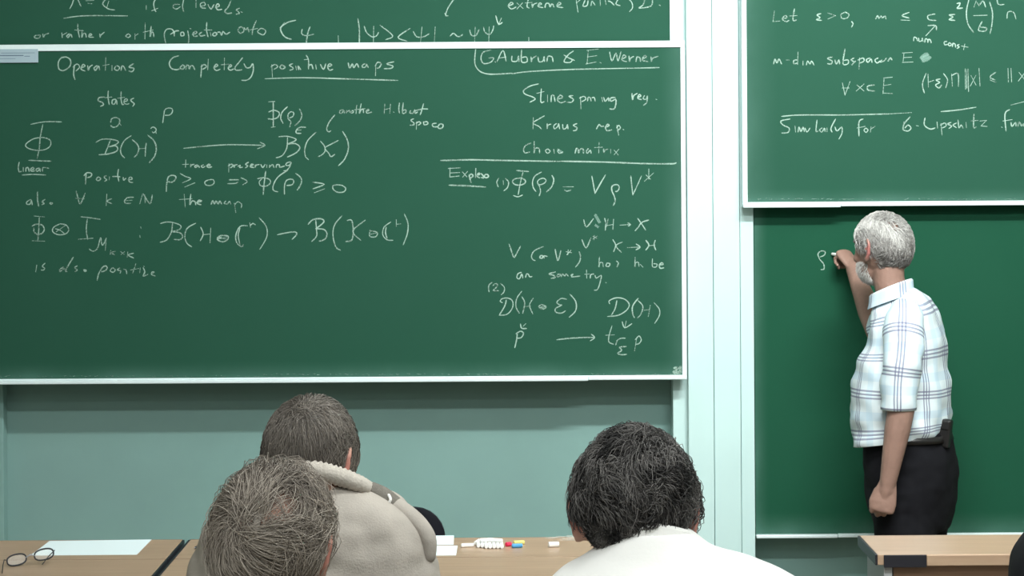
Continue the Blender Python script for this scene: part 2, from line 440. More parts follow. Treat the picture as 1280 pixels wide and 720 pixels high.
write(bB, yB_, 'chalk line: ket psi bra psi ~ psi psi star', [
 E_('252 125 262 190 262 290/295 175 310 215 345 245 375 240 390 215/358 175 356 285/400 168 485 238 438 264/600 190 520 248 580 274/622 210 645 245 690 245 728 225/680 180 670 285/768 180 762 285/868 240 890 222 915 242 935 242 950 230/998 200 1010 235 1040 235 1060 198/1035 180 1030 285/1090 180 1100 215 1130 230 1150 205 1158 172/1128 180 1125 285/1172 105 1190 160 1215 150/1210 120 1190 165/900 -15 855 50 838 100 855 105/832 88 838 106')])
write(bB, yB_, 'chalk line: extreme points of D', [
 T_('300 30 325 20 315 12 302 30 318 45 340 35/345 15 375 42/372 15 345 45/402 -8 395 30 405 40/385 15 420 12/420 18 422 38 428 22 445 15/450 28 468 20 458 15 450 32 475 38/485 38 490 18 505 18 510 35 520 18 530 35/545 28 565 20 555 12 545 32 575 38/640 -5 650 60/642 15 665 -5/685 2 675 30 695 28 700 4/715 28 720 6 735 25/760 -6 762 28/785 -6 790 22/800 5 815 10 830 25/850 -4 840 20 860 28/905 -4 920 15 922 40 908 58/985 -5 975 25 955 40 1015 30 1022 -8/1056 25 1062 28/404 -4 400 -10/404 188 404 202'.replace('/404 -4 400 -10', ''))])

# --- large front board
write(bA, yA, 'chalk title: Operations, Completely positive maps, underlined', [
 Q_('310 285 292 310 295 345 320 352 350 330 352 300 330 285 305 290/372 325 368 370 375 398/365 335 385 320 398 335 380 355/405 340 425 330 415 322 405 345 425 355/438 328 442 352 448 335 462 325/485 328 470 340 478 352 492 330 498 350/529 285 527 352/515 328 545 322/560 328 560 352/580 330 572 345 588 352 598 338 585 328/605 352 610 330 620 335 628 352/668 318 645 335 670 342 660 358 645 355'),
 D_('125 372 85 385 62 420 75 455 110 465 140 455/150 435 135 450 150 462 165 445 150 432/172 462 178 435 192 440 195 460 205 440 220 440 232 464/278 432 275 480 272 515/272 445 295 430 310 445 285 462/322 395 318 465/360 450 385 438 375 428 360 450 375 470 400 462/430 388 428 465/408 432 455 428/455 450 478 440 468 430 455 455 470 468 490 460/550 385 535 405 500 450 510 468 545 465/560 425 575 450 600 450 618 425 622 470 605 515 575 535 545 535/745 432 750 520/740 445 765 430 785 445 760 462/810 432 800 448 815 460 835 448 812 432/885 425 862 435 885 450 885 462 865 468/905 440 910 465/925 465 920 440 938 464/975 368 990 400 990 460/962 398 985 395/990 440 1010 430 1020 460/1038 432 1042 460/1070 430 1090 462 1105 425/1120 445 1145 435 1130 425 1118 445 1130 468 1152 462/700 525 950 518 1280 526'),
 E_('188 420 198 455 215 425 225 452 245 425 258 450/300 425 282 435 285 450 305 445 310 428 322 450/372 430 370 505/368 440 385 415 408 425 395 450 378 455/492 412 445 425 485 440 475 455 428 458/0 521 250 528 520 536')])
write(bA, yA, 'chalk names of the authors with an underline hooked on the left', [
 E_('1038 325 1032 420 1060 470 1110 492 1180 494 1280 488'),
 G_('0 235 100 222 350 210 700 203 828 200'),
 T_('215 250 175 262 165 295 180 318 215 310 228 290 205 290/235 308 238 312/245 308 275 252 290 305/258 290 290 285/320 280 320 305 345 305 352 280 355 308/368 250 368 308 395 308 392 285 370 288/415 285 418 310 420 295 440 280/450 285 455 308 475 305 480 282 483 308/495 308 500 282 520 285 525 308/627 255 600 275 580 308 610 312 622 300/580 275 605 290 632 302/695 252 752 245/702 252 695 318/697 285 745 278/690 320 740 310/760 312 765 315/808 260 820 305 840 265 850 305 865 258/868 295 890 285 878 275 870 300 892 308/905 280 908 308 912 292 928 282/940 308 945 285 960 290 962 308/972 295 992 285 982 278 972 300 1000 308/1015 285 1018 308 1022 292 1050 282')])
write(bA, yA, 'chalk list: Stinespring rep, Kraus rep, Choi matrix', [
 G_('148 292 100 305 65 330 75 350 115 365 130 378 100 395/165 320 162 392 180 392/140 345 180 335/200 355 200 392/220 392 222 360 235 358 242 390/255 378 285 368 270 355 255 380 275 398 300 390/342 358 320 362 345 378 335 395 310 395/385 365 388 432/380 372 405 362 415 378 392 392/425 388 428 368 440 370 445 388/450 370 462 368 468 388/505 368 510 392/515 368 525 390 542 370 545 388/580 368 555 372 558 390 582 378 585 400 575 432 550 432/675 345 678 382 685 358 705 345/708 368 725 360 715 352 708 372 728 380/745 358 738 375 755 378 762 358 758 395 740 412/810 378 814 380/120 482 118 545/182 472 150 490 118 512 150 530 165 545/198 515 198 545 202 525 220 518/250 515 235 528 240 545 258 530 262 515 268 545/285 520 288 545 305 540 312 520 315 545/365 515 345 525 365 538 360 552 345 555/475 545 490 520 500 530 515 530/525 535 545 528 540 518 525 535 535 555 560 550/590 525 600 580/588 540 600 525 610 540 592 555/625 548 629 550/105 625 75 640 65 665 75 680 100 675/125 615 125 682 130 655 152 655 155 680/200 658 188 668 200 682 215 670 202 658/235 660 238 682/265 662 257 670 267 682 285 675/355 682 362 655 372 660 375 680 385 658 400 660 402 682/430 655 418 670 425 682 440 665 445 682/490 622 488 680/465 650 510 648/515 658 518 680 522 665 540 658/555 660 555 682/575 665 598 692/600 660 575 690')])
write(bA, yA, 'chalk words: states, rho', [
 A_('695 60 660 65 655 85 680 95 690 112 670 122/722 18 720 60 728 110/700 65 745 60/772 75 750 80 748 105 765 105 775 80 780 108/808 25 806 70 815 108 825 108/785 68 830 62/828 90 848 85 845 72 830 78 828 100 845 108 860 104/892 68 872 78 880 92 895 105 885 122/738 228 745 205 775 197 797 210 795 235 780 255 755 262 738 250/795 235 808 250/1085 232 1092 180 1100 145 1125 133 1148 140 1148 162 1130 180 1100 182/1005 270 1020 260 1038 270 1040 285 1025 298 1015 292/1038 285 1041 302')])
write(bA, yA, 'chalk symbol: tall underlined Phi with the word linear', [
 A_('205 242 300 225 410 226/285 245 268 330 262 400 248 468/270 330 220 340 172 375 185 400 240 415 300 410 335 385 335 350 300 332 262 330/192 482 260 485 340 488/128 495 122 530 128 558 142 555/155 530 155 556/172 556 174 534 188 532 194 556/205 546 226 540 220 530 206 538 208 554 232 552/262 534 242 540 246 556 262 546 266 536 268 556/284 556 284 534 300 530 326 536/148 580 220 576 305 580')])
write(bA, yA, 'chalk formula: B(H) arrow B(K), trace preserving', [
 A_('640 362 680 342 740 342 788 355 775 375 735 388/735 350 718 395 700 438/725 392 770 385 785 405 770 425 720 440 660 445/875 318 830 350 805 400 808 440 830 465/882 345 915 375 925 405 915 440 895 460/925 405 970 402/975 368 970 410 968 455/985 315 1025 350 1042 400 1030 455 995 498'),
 C_('158 402 300 388 450 378 600 380 690 382/668 362 700 382 650 405/172 480 170 528/150 510 190 508/205 508 205 528 208 515 228 508/250 512 232 520 238 530 255 518 262 530/290 512 275 520 285 530 300 522/310 520 335 515 325 508 312 520 325 530 345 525/460 505 458 560/455 520 475 508 488 518 470 532/495 512 495 530 500 515 515 510/520 522 535 515 530 530 550 528/590 495 570 508 585 520 570 532/600 520 622 512 610 508 602 525 625 530/635 512 635 530 640 515 662 510/672 510 685 530 700 510/712 512 712 530/730 530 732 512 732 525 750 510 760 530/775 530 778 512 795 512 800 528 830 520/870 492 845 500 840 515 862 515 875 495 865 525 845 548 825 552/725 92 765 90/755 95 755 180 755 255/742 262 768 258/725 160 760 148 795 165 785 195 750 208 720 205/850 125 815 160 805 200 820 235/865 260 872 225 855 205 855 175 875 158 892 168 885 190 862 200/930 140 945 175 935 215 900 250/970 262 935 262 910 280 910 300 940 302/912 282 940 280/792 325 850 322 905 340 895 355 850 372/850 330 845 400 815 450 775 465/850 375 900 370 932 395 910 430 850 460/1040 295 985 350 965 410 970 455 990 478/1070 355 1095 385 1100 420 1080 445 1055 458/1188 350 1140 375 1100 400 1125 435 1140 458 1165 442/1218 290 1250 350 1255 410 1230 475 1190 518')])
write(bA, yA, 'chalk note: another Hilbert space, with a hooked arrow', [
 F_('98 180 60 230 45 275 58 292 72 285/155 145 135 150 130 165 145 168 158 148 162 168/175 168 178 148 180 160 195 148 200 165/210 152 205 165 220 165 222 152 210 152/245 115 240 170/275 105 262 170 275 145 288 145 290 165/230 145 300 138/305 155 325 150 320 142 308 155 315 168 345 160/432 108 428 170/430 145 468 135/470 108 465 168/490 160 494 162/530 100 525 140 530 168/555 100 550 165 570 165 572 145 552 150/605 150 598 165 620 168 632 145 635 168 650 160/690 105 678 150 668 178/640 150 680 140 718 140/625 205 605 215 625 232 625 245 600 248/645 225 642 275/640 235 660 225 672 235 655 248/690 225 695 245 718 240 715 225 695 226/775 235 750 240 755 258 785 258/785 258 800 240 820 245 815 265 795 270 785 258')])
write(bA, yA, 'chalk line: positive, rho >= 0 implies phi(rho) >= 0', [
 A_('575 568 572 600 570 640/560 585 580 565 610 570 605 590 580 598/655 592 642 608 655 618 672 605 655 592/710 585 695 590 700 603 712 612 698 622/730 592 728 612/790 542 785 580 792 622/750 590 780 590 800 592/822 596 824 614 840 602/855 612 880 608 875 595 860 600 862 625 885 630'),
 C_('42 690 45 640 55 595 80 582 105 590 100 612 80 628 55 625/135 570 170 590 205 605 150 632/165 660 232 632/325 612 300 625 305 645 335 650 360 635 355 612 325 612/460 612 500 612 525 612/450 638 500 636 520 628/540 598 582 622 552 645/705 555 695 630 688 710/650 605 690 598 730 610 735 635 705 655 670 650 662 625 680 605/850 550 790 590 758 640 755 680 785 692/830 708 830 650 845 615 880 608 892 625 880 645 845 650/905 570 940 600 940 640 915 680/1020 628 1095 642 1020 672/1030 698 1098 672/1190 645 1155 650 1155 675 1185 695 1225 692 1238 670 1215 650 1180 645')])
write(bA, yA, 'chalk line: also for all k in N the map', [
 K_('205 130 180 145 178 160 200 160 210 135 215 165/250 80 250 130 258 175/300 130 280 145 295 155 280 165/335 150 350 155 342 162 332 155 340 150/508 75 520 120 535 160 568 88/505 122 562 125/712 95 708 170/745 125 712 140 745 158/890 115 850 118 830 140 840 155 870 155/832 138 880 135/932 158 950 95/965 100 968 152/955 92 1000 158 1015 100'),
 L_('268 95 275 180/235 130 320 125/312 95 305 165 320 140 340 145 345 165/350 150 370 145 385 140 365 135 355 155 380 165/448 162 458 138 470 160 480 140 495 160 505 140 518 160/545 140 535 155 555 160 570 142 578 160/602 155 612 218/605 165 625 145 650 160 648 185')])
write(bA, yA, 'chalk formula: Phi tensor identity, B(H tensor C^k) to B(K tensor C^k)', [
 K_('228 240 298 246/262 250 258 330 252 408/215 405 298 408/215 308 240 295 280 300 295 330 280 355 250 362 228 345 225 320/400 292 358 315 352 345 390 365 440 358 458 330 440 300 400 292/375 345 440 300/370 325 400 335 430 358/540 245 600 252 668 262/582 260 575 330 585 395/522 395 620 388/595 460 620 475 650 455 665 400 672 385/672 385 680 432 692 425 708 388/708 388 702 468/738 470 735 495/768 475 742 485 765 498/805 478 828 495/830 478 805 498/852 480 848 515/890 488 855 500 890 520/938 312 940 322/932 370 934 382'),
 L_('110 290 150 280 200 285 245 305 235 330 185 345/190 290 182 350 150 400 108 415/185 345 235 350 258 375 240 398 200 395/345 288 290 320 272 370 285 420 318 445/378 315 395 360 375 405/392 365 440 360/445 320 440 418/488 385 515 370 560 375 555 400 520 412 488 395 515 380/495 395 555 378/500 385 555 395/690 305 640 310 612 370 620 420 650 445 662 430/640 320 628 370 640 430/705 285 710 315/742 298 725 290 708 304/768 252 815 310 818 380 772 462/890 365 950 352 1005 346 1018 362 988 395'),
 M_('135 295 165 265 215 258 240 272 225 295 185 325/185 270 190 330 190 375 158 410/190 325 240 330 260 360 245 395 208 408/360 238 310 300 300 370 318 445 350 468/395 270 425 270 435 340 425 400 385 410/515 268 432 340 485 402/548 330 545 375 585 378 595 350 560 340 545 345/550 362 590 352/685 280 640 315 632 365 660 398 700 402/655 315 650 350 660 388/722 265 722 310/752 292 725 295/775 225 800 290 795 360 768 432')])
write(bA, yA, 'chalk line: is also positive', [
 K_('245 568 238 612/300 555 282 575 298 588 290 600 275 600/425 580 400 595 402 610 428 590 438 612/488 515 455 570 440 600 448 610/515 572 498 585 515 598 500 612/558 598 575 602 568 610 558 603/690 575 660 620 648 668/675 590 700 572 715 585 700 605 675 612/748 585 735 605 755 615 768 598 750 585/800 585 782 600 805 605 800 622/825 595 840 600 845 625/905 560 885 620/870 600 925 590/935 585 932 618/955 585 965 612 955 640 985 630/1010 625 1028 615 1015 612 1010 630 1035 640/958 575 962 577')])
write(bA, yA, 'long chalk rule with the underlined word Exples below', [
 H3('85 85 400 78 700 84 1280 94/165 165 280 158/180 160 178 250/180 210 275 205/178 250 270 240/305 200 348 248/355 195 308 250/370 230 385 290 392 305/372 235 395 220 410 240 385 262/438 165 435 255/450 235 478 220 465 212 450 240 475 258/490 215 510 235 520 258 490 255/540 222 522 240 540 258 565 245 555 225 538 225/170 332 350 338 535 350'),
 H4('80 92 500 100 900 115 1190 118 1240 108')], 0.0047)
write(bA, yA, 'chalk formula: (1) Phi(rho) = V rho V star', [
 H3('668 262 648 300 662 348/712 285 715 325/735 265 765 300 755 355 718 388/845 185 900 190 965 195/910 205 885 300 862 425/815 435 860 448 905 430/880 262 830 268 805 295 830 325 885 330 930 310 930 280 895 262 870 262/1095 200 1030 240 1005 300 1015 360 1040 395/1072 438 1085 395 1075 345 1055 310 1065 280 1110 262 1140 280 1125 310 1080 328 1055 310/1200 235 1218 280 1195 350 1145 398'),
 H4('112 348 215 348/125 380 150 392 188 380/398 240 415 330 430 415/430 415 470 340 535 228/612 535 632 490 622 440 600 390 598 350 625 328 660 330 672 360 655 390 635 395/788 240 798 340 808 430/808 430 850 340 895 240/968 170 968 270/925 292 1015 210/940 230 985 272')])
write(bA, yA, 'chalk lines: V maps H to K, V star maps K to H', [
 I_('638 85 658 138 708 78/790 75 798 110 795 162/815 80 805 135/795 130 850 120/855 82 850 155/902 125 975 120/958 108 978 120 962 132/1030 75 1062 120 1088 160/1110 88 1060 105 1035 140 1012 165/625 230 655 290 690 218/705 205 735 222/715 200 712 230/735 205 705 225/850 230 870 270 855 318/918 248 872 275 912 322/955 288 1045 284/1020 262 1048 284 1018 304/1090 235 1112 270 1090 305/1110 275 1155 270/1158 235 1150 270 1162 305')])
write(bA, yA, 'chalk lines: V (or V star) has to be an isometry', [
 I_('95 262 118 330 132 360 150 330 178 278/345 280 280 310 258 350 268 375 285 382/325 345 318 360 335 365 342 348 325 345/350 365 350 348 372 352/430 300 440 350 452 382 472 308/510 318 550 325/525 305 522 340/545 308 515 340/605 318 615 355 605 395 578 430/752 355 748 430 755 400 775 398 780 428/808 400 800 420 820 425 828 405 808 400/875 385 890 400 880 428/1012 358 1010 430 1015 400 1035 395 1040 425/1050 410 1068 430/1138 370 1138 425 1165 428 1170 408 1145 405/1185 415 1215 410 1205 398 1188 415 1195 438 1220 435/185 468 160 478 152 505 170 515 188 480 195 510/215 505 222 480 235 482 245 500 262 498/432 465 385 480 420 490 430 505 402 512/448 485 445 500 465 495 468 482 448 482/475 500 485 480 500 495 510 480 525 495/545 490 560 480 550 500 585 498 610 495/658 450 660 510/645 482 680 480/685 510 690 485 710 480/720 490 730 510 765 490 760 530 740 590 715 598/798 542 802 544')])
write(bA, yA, 'chalk formula: (2) D(H tensor E) and D(H)', [
 J_('80 42 58 65 60 105/85 65 105 50 118 62 100 85 88 98 125 98/138 50 162 75 160 105 142 125/175 160 165 200 128 262/128 262 180 255 215 215 218 170 190 148 150 150 135 168 150 178/278 102 245 150 240 205 262 248/280 140 298 180 285 248/295 205 335 200/355 148 330 195 352 252/390 205 410 192 440 205 425 220 395 212 435 205/578 155 540 150 512 175 530 192 545 195 505 215 505 240 540 248 570 232/600 122 638 170 638 230 595 275/270 320 278 348 310 350/305 318 288 335/912 165 900 220 875 262/850 270 920 262 975 230 995 190 965 155 910 145 862 165 865 185/1055 148 1018 200 1018 250 1030 278/1055 165 1085 200 1075 250 1050 280/1080 230 1125 225/1135 195 1122 270/1160 178 1195 220 1195 265 1165 315')])
write(bA, yA, 'chalk formula: rho arrow partial trace of rho', [
 J_('248 378 245 420 232 478/240 385 270 368 290 382 275 410 250 415/512 425 600 415 700 410 760 410/742 388 764 410 735 432/948 305 965 345 1012 318/975 300 965 345/880 332 860 400 860 440 890 455/838 395 895 392/905 460 915 430 940 415 968 415/975 470 930 475 945 495 918 515 945 525 978 522/1045 410 1030 502/1035 425 1060 400 1075 425 1060 450 1040 455')])
write(bA, yA, 'pale green scribble in the lower right corner of the board', [
 (820, 440, 2.5687, '58 52 66 50 64 60 56 64 62 68 70 64/72 54 80 48 78 60 70 68 82 64')], 0.008)
write(bA, yA, 'half wiped chalk smudges', [I_('725 55 750 100/728 128 738 135'), G_('262 664 280 676')], 0.016, 'smudge', 'chalk_smudge')

# --- right boards
write(bC, yA, 'chalk line: Let eps > 0, m <= c eps squared (M/b) squared n', [
 N_('72 55 65 108/65 108 100 105/110 95 135 88 125 78 112 95 130 108 145 102/172 45 165 100 182 100/148 80 185 78/305 68 285 75 300 88 282 98 308 102/340 65 378 78/378 78 340 95/428 60 405 72 410 92 435 90 445 72 425 60/458 108 465 118 458 135/578 95 588 78 595 92 605 80 612 90 625 80 630 95'),
 O_('105 62 70 78 105 90/65 100 108 102/235 70 200 78 205 98 240 102/335 72 305 75 325 85 305 98 335 102/345 18 360 15 355 30 345 42 372 40/405 -5 392 60 400 120 428 162/430 35 440 5/440 5 455 28/455 28 475 5 488 35/428 78 495 76/470 108 452 150 485 155 492 140 460 135/508 10 522 60 520 120 510 168/545 -5 552 22 580 22/595 92 600 60 628 62 640 95/190 178 235 130/200 128 238 128 242 150/128 204 131 186 142 190 148 204/153 190 156 206 168 204 172 190/172 190 176 208/184 212 187 194 197 198 199 212/199 212 203 197 212 201 216 214/294 207 281 210 284 224 297 222/307 213 301 222 309 230 317 222 308 213/322 233 325 217 335 221 338 236/356 222 346 227 356 235 345 242/384 220 378 248/368 230 400 236')])
write(bC, yA, 'chalk line: m-dim subspaces E', [
 N_('68 320 75 295 85 315 95 295 108 320/132 300 145 300/190 260 188 322/185 300 170 302 170 318 188 315/215 305 215 325/232 325 238 305 250 320 258 305 270 325/362 285 338 292 360 305 355 320 338 318/375 300 382 320 395 300 398 320/425 245 415 318 440 318 440 300 420 302/470 290 455 300 470 310 458 325 478 305/498 290 495 345/490 300 515 290 520 305 500 315/550 290 532 298 540 312 555 295 560 312/590 290 575 300 585 315 600 305/610 300 600 310 620 305 632 290/640 305 652 290 660 300'),
 O_('72 265 122 262/80 265 75 312/78 288 118 286/72 312 125 310')])
write(bC, yA, 'chalk line: for all x in E (1-eps) M |x| <= || x', [
 N_('412 415 425 475/425 475 450 408/412 440 445 440/485 425 520 455/520 420 482 455/572 425 540 430 540 450 572 455/620 395 615 468/618 390 662 386/618 428 655 422/615 465 662 468'),
 O_('190 368 172 420 182 465/200 370 202 435/205 410 228 402/260 395 240 400 258 412 238 425 255 440 268 425/278 368 298 400 288 440/318 370 322 432/318 378 350 368 352 432/386 345 388 445/400 345 403 458/393 348 395 440/415 378 440 425/440 375 412 430/455 342 460 430/538 362 510 385 535 400/510 400 540 412/600 342 602 410/615 342 618 410/655 362 685 400/685 362 652 405')])
write(bC, yA, 'chalk line: Similarly for b-Lipschitz func, with a rule above', [
 N_('108 582 200 575 400 575 500 573 660 569/150 595 105 605 115 625 145 640 140 662 108 665/175 630 178 660/190 660 195 635 205 658 215 635 222 658/225 640 235 660 250 640/285 600 280 655 290 655/310 640 298 650 310 660 322 640 325 658/335 640 335 658/378 595 355 640 360 660/375 635 385 655 408 635 410 665 395 695/515 595 495 610 495 680/485 640 525 632/530 640 520 650 530 662 540 650 530 640/555 635 552 660/555 645 575 632'),
 O_('-5 570 118 563/110 585 80 620 75 650 80 610/75 650 100 655 115 640 100 625 85 640/142 628 152 630/185 590 182 625 210 645 235 640/245 610 248 640/265 618 270 675/262 625 285 615 290 630 270 640/315 612 298 620 318 630 305 642/342 615 325 625 342 638/350 600 355 640 365 625 375 640/390 612 392 638/430 570 428 635 440 635/415 605 450 602/460 605 492 602/492 602 465 630/465 630 495 632/265 558 350 550 440 536/608 548 585 570 590 655/575 605 620 598/615 612 620 632 638 612 640 630/650 632 655 610 668 630/690 612 672 625 690 632/615 525 690 506/568 635 571 637')])
write(bC, yA, 'half wiped chalk smudge after the letter E', [O_('165 290 175 280 195 268/170 298 190 285 212 288/175 305 195 298 205 292/180 282 200 275')], 0.013, 'smudge', 'chalk_smudge')
write(bD, yD, 'freshly chalked letter rho beside the writing hand', [R_('105 388 120 385 118 360 98 335 90 310 105 295 125 298 122 315 100 325')])

# ------------------------------------------------------------------ desks
ZT = 0.762
def desk(name, label, x0, x1, y0, y1, group, front=False):
    r = empty(name, ((x0+x1)/2, (y0+y1)/2, 0), label, 'desk', group)
    box('desktop', x0 + 0.004, x1 - 0.004, y0, y1, ZT - 0.028, ZT, M['desk'], r, 0.002)
    for xx in (x0 - 0.002, x1 - 0.004):
        box('edge_band', xx, xx + 0.006, y0, y1, ZT - 0.028, ZT - 0.0005, M['black'], r, 0.0008)
    if front:
        xs = P(1158, 701, y0).x
        box('edge_strip', x0 + 0.02, xs, y0 - 0.004, y0 + 0.001, ZT - 0.034, ZT - 0.001, M['black'], r, 0.0015)
        box('edge_strip', xs + 0.001, x1 - 0.01, y0 - 0.004, y0 + 0.001, ZT - 0.030, ZT - 0.002, M['desk'], r, 0.0015)
        box('front_panel', x0 + 0.05, x1 - 0.05, y0 + 0.03, y0 + 0.045, 0.25, ZT - 0.028, M['desk_dark'], r)
    else:
        box('edge_band', x0 + 0.004, x1 - 0.004, y1 + 0.0002, y1 + 0.003, ZT - 0.028, ZT + 0.0003, M['desk_dark'], r, 0.0005)
        box('front_panel', x0 + 0.05, x1 - 0.05, y1 - 0.06, y1 - 0.045, 0.35, ZT - 0.028, M['desk_dark'], r)
    for xx in (x0 + 0.022, x1 - 0.044):
        box('side_panel', xx, xx + 0.022, y0 + 0.012, y1 - 0.012, 0.0, ZT - 0.028, M['desk_side'], r, 0.002)
    return r
yb, ym, yf = P(0, 0, -9 + 3240*(HC-ZT)/(672-200)).y, -9 + 3240*(HC-ZT)/(696-200), None
xg = P(233.5, 672, yb).x
dg_ = 'narrow laminate desks in the rear line below the boards'
desk('narrow_desk', 'narrow wood laminate desk at far left, under the blank paper sheet', xg - 0.008 - 1.3, xg - 0.008, ym, yb, dg_)
desk('narrow_desk', 'narrow wood laminate desk in the middle, holding the chalk pieces', xg + 0.006, xg + 1.36, ym, yb, dg_)
rx0 = P(1073, 672, yb).x
desk('narrow_desk', 'wood laminate desk at lower right, in front of the lecturer', rx0, rx0 + 1.3, ym, yb, dg_, True)
desk('student_desk', 'front wood laminate desk at lower left, with eyeglasses on it', xg - 0.008 - 1.3, xg - 0.008, ym - 0.62, ym - 0.003, 'laminate desks pushed against the narrow ones')
desk('student_desk', 'front wood laminate desk between the two seated men in the middle', xg + 0.006, xg + 1.36, ym - 0.62, ym - 0.003, 'laminate desks pushed against the narrow ones')

def onD(px, py):      # point on the desk plane under a photo pixel
    d = F_PX * (HC - ZT) / (py - Y0 + (px - 640) * sa)
    p = P(px, py, YC + d); p.z = ZT; return p
def sheet(label, corners, z=0.0008, curl=0.0, group=None):
    c = [onD(*q) for q in corners]; ctr = sum(c, Vector()) / 4
    o_ = empty('paper_sheet', (ctr.x, ctr.y, ZT + z), label, 'paper', group)
    bm = bmesh.new(); n = 8; vs = []
    for i in range(n + 1):
        row = []
        for j in range(n + 1):
            u, v = i/n, j/n
            p = (c[0]*(1-u) + c[1]*u)*(1-v) + (c[3]*(1-u) + c[2]*u)*v
            p.z = ZT + z + curl * (u**3) * v; row.append(bm.verts.new(p))
        vs.append(row)
    for i in range(n):
        for j in range(n): bm.faces.new((vs[i][j], vs[i+1][j], vs[i+1][j+1], vs[i][j+1]))
    g = bmesh.ops.extrude_face_region(bm, geom=list(bm.faces))
    for e in g['geom']:
        if isinstance(e, bmesh.types.BMVert): e.co.z -= 0.0006
    me_o = fin('sheet', bm, M['paper'], o_); return o_
sheet('blank white paper sheet lying on the far left desk', ((38, 694.5), (171, 693.5), (189.5, 674.6), (62, 676.5)))
sheet('white paper sheet at the rear edge of the middle desk', ((520, 681.4), (567, 681), (567.5, 669.6), (522, 670)), z=0.0008)
sheet('nearer white paper sheet on the middle desk, in front of another', ((515, 695), (570, 694.2), (572, 682.4), (520, 682.6)), z=0.0008)

# chalk sticks
def stick(px0, py0, px1, py1, m, label, r=0.0055, lift=0.0, group='white chalk sticks heaped on the middle desk', one=None):
    a, b = onD(px0, py0), onD(px1, py1)
    if one: b = a + (b - a).normalized() * one
    a.z = b.z = ZT + r + lift
    bm = bmesh.new(); d = (b - a).normalized(); s_, t_ = frame_of(d)
    rings = []
    for k, rr in ((0, 0.8), (0.0012, 1.0), ((b-a).length - 0.001, 0.95), ((b-a).length, 0.75)):
        rings.append([a + d*k + (s_*math.cos(q) + t_*math.sin(q))*r*rr for q in [2*math.pi*j/12 for j in range(12)]])
    add_loft(bm, rings)
    o = fin('chalk_stick', bm, m, None); 
    return tag(o, label, 'chalk', group)
CW = M['chalk_white']
stick(576.5, 684.5, 592, 683.8, CW, 'white chalk stick lying crosswise at the left end of the heap')
stick(594, 681.5, 597, 679.6, CW, 'white chalk stub lying behind the left end of the chalk row', one=0.05)
for i in range(7):
    x = 598 + i * 4.9
    stick(x, 686.3 - (i in (0, 1)) * 1.2, x - 1.2, 678.5, CW, 'white chalk stick end-on to the audience, ' + ('first', 'second', 'third', 'fourth', 'fifth', 'sixth', 'last')[i] + ' from the left of the row', 0.0052, 0.0005, one=0.075)
stick(600, 682.6, 616, 681.8, CW, 'white chalk stick lying across the left half of the chalk row', 0.0050, 0.0108)
stick(614, 682.0, 628, 683.0, CW, 'white chalk stick lying across the right half of the chalk row', 0.0050, 0.0108)
stick(632.6, 683.4, 638.5, 682.6, mat('red_chalk', srgb(222, 60, 92), 0.9, 0.1), 'short red chalk stub beside the white chalk row', 0.006, group=None)
stick(642, 681.2, 655.5, 680.6, mat('yellow_chalk', srgb(214, 210, 130), 0.9, 0.1), 'yellow chalk stick behind the blue one', 0.006, group=None)
stick(640, 685.2, 653, 684.8, mat('blue_chalk', srgb(92, 158, 210), 0.9, 0.1), 'blue chalk stick in front of the yellow one', 0.006, group=None)
stick(685.5, 684.4, 698.5, 683.8, CW, 'single short white chalk piece lying alone right of the coloured chalk', 0.0075, group=None)
bm = bmesh.new()
c0 = onD(718, 673.5)
for i in range(60):
    a = rs.uniform(0, 6.28); rr = rs.random() ** 0.5
    p = c0 + Vector((math.cos(a) * rr * 0.075, math.sin(a) * rr * 0.05, 0.0007)); s_ = rs.uniform(0.003, 0.011)
    vs = [bm.verts.new(p + Vector((math.cos(t) * s_ * 1.6, math.sin(t) * s_, 0.00003 * i))) for t in [k * 1.047 for k in range(6)]]
    bm.faces.new(vs)
o = fin('chalk_dust', bm, M['desk_dust'], None)
tag(o, 'patch of pale chalk dust on the middle desk beside the dark-haired man', 'chalk dust', kind='stuff')

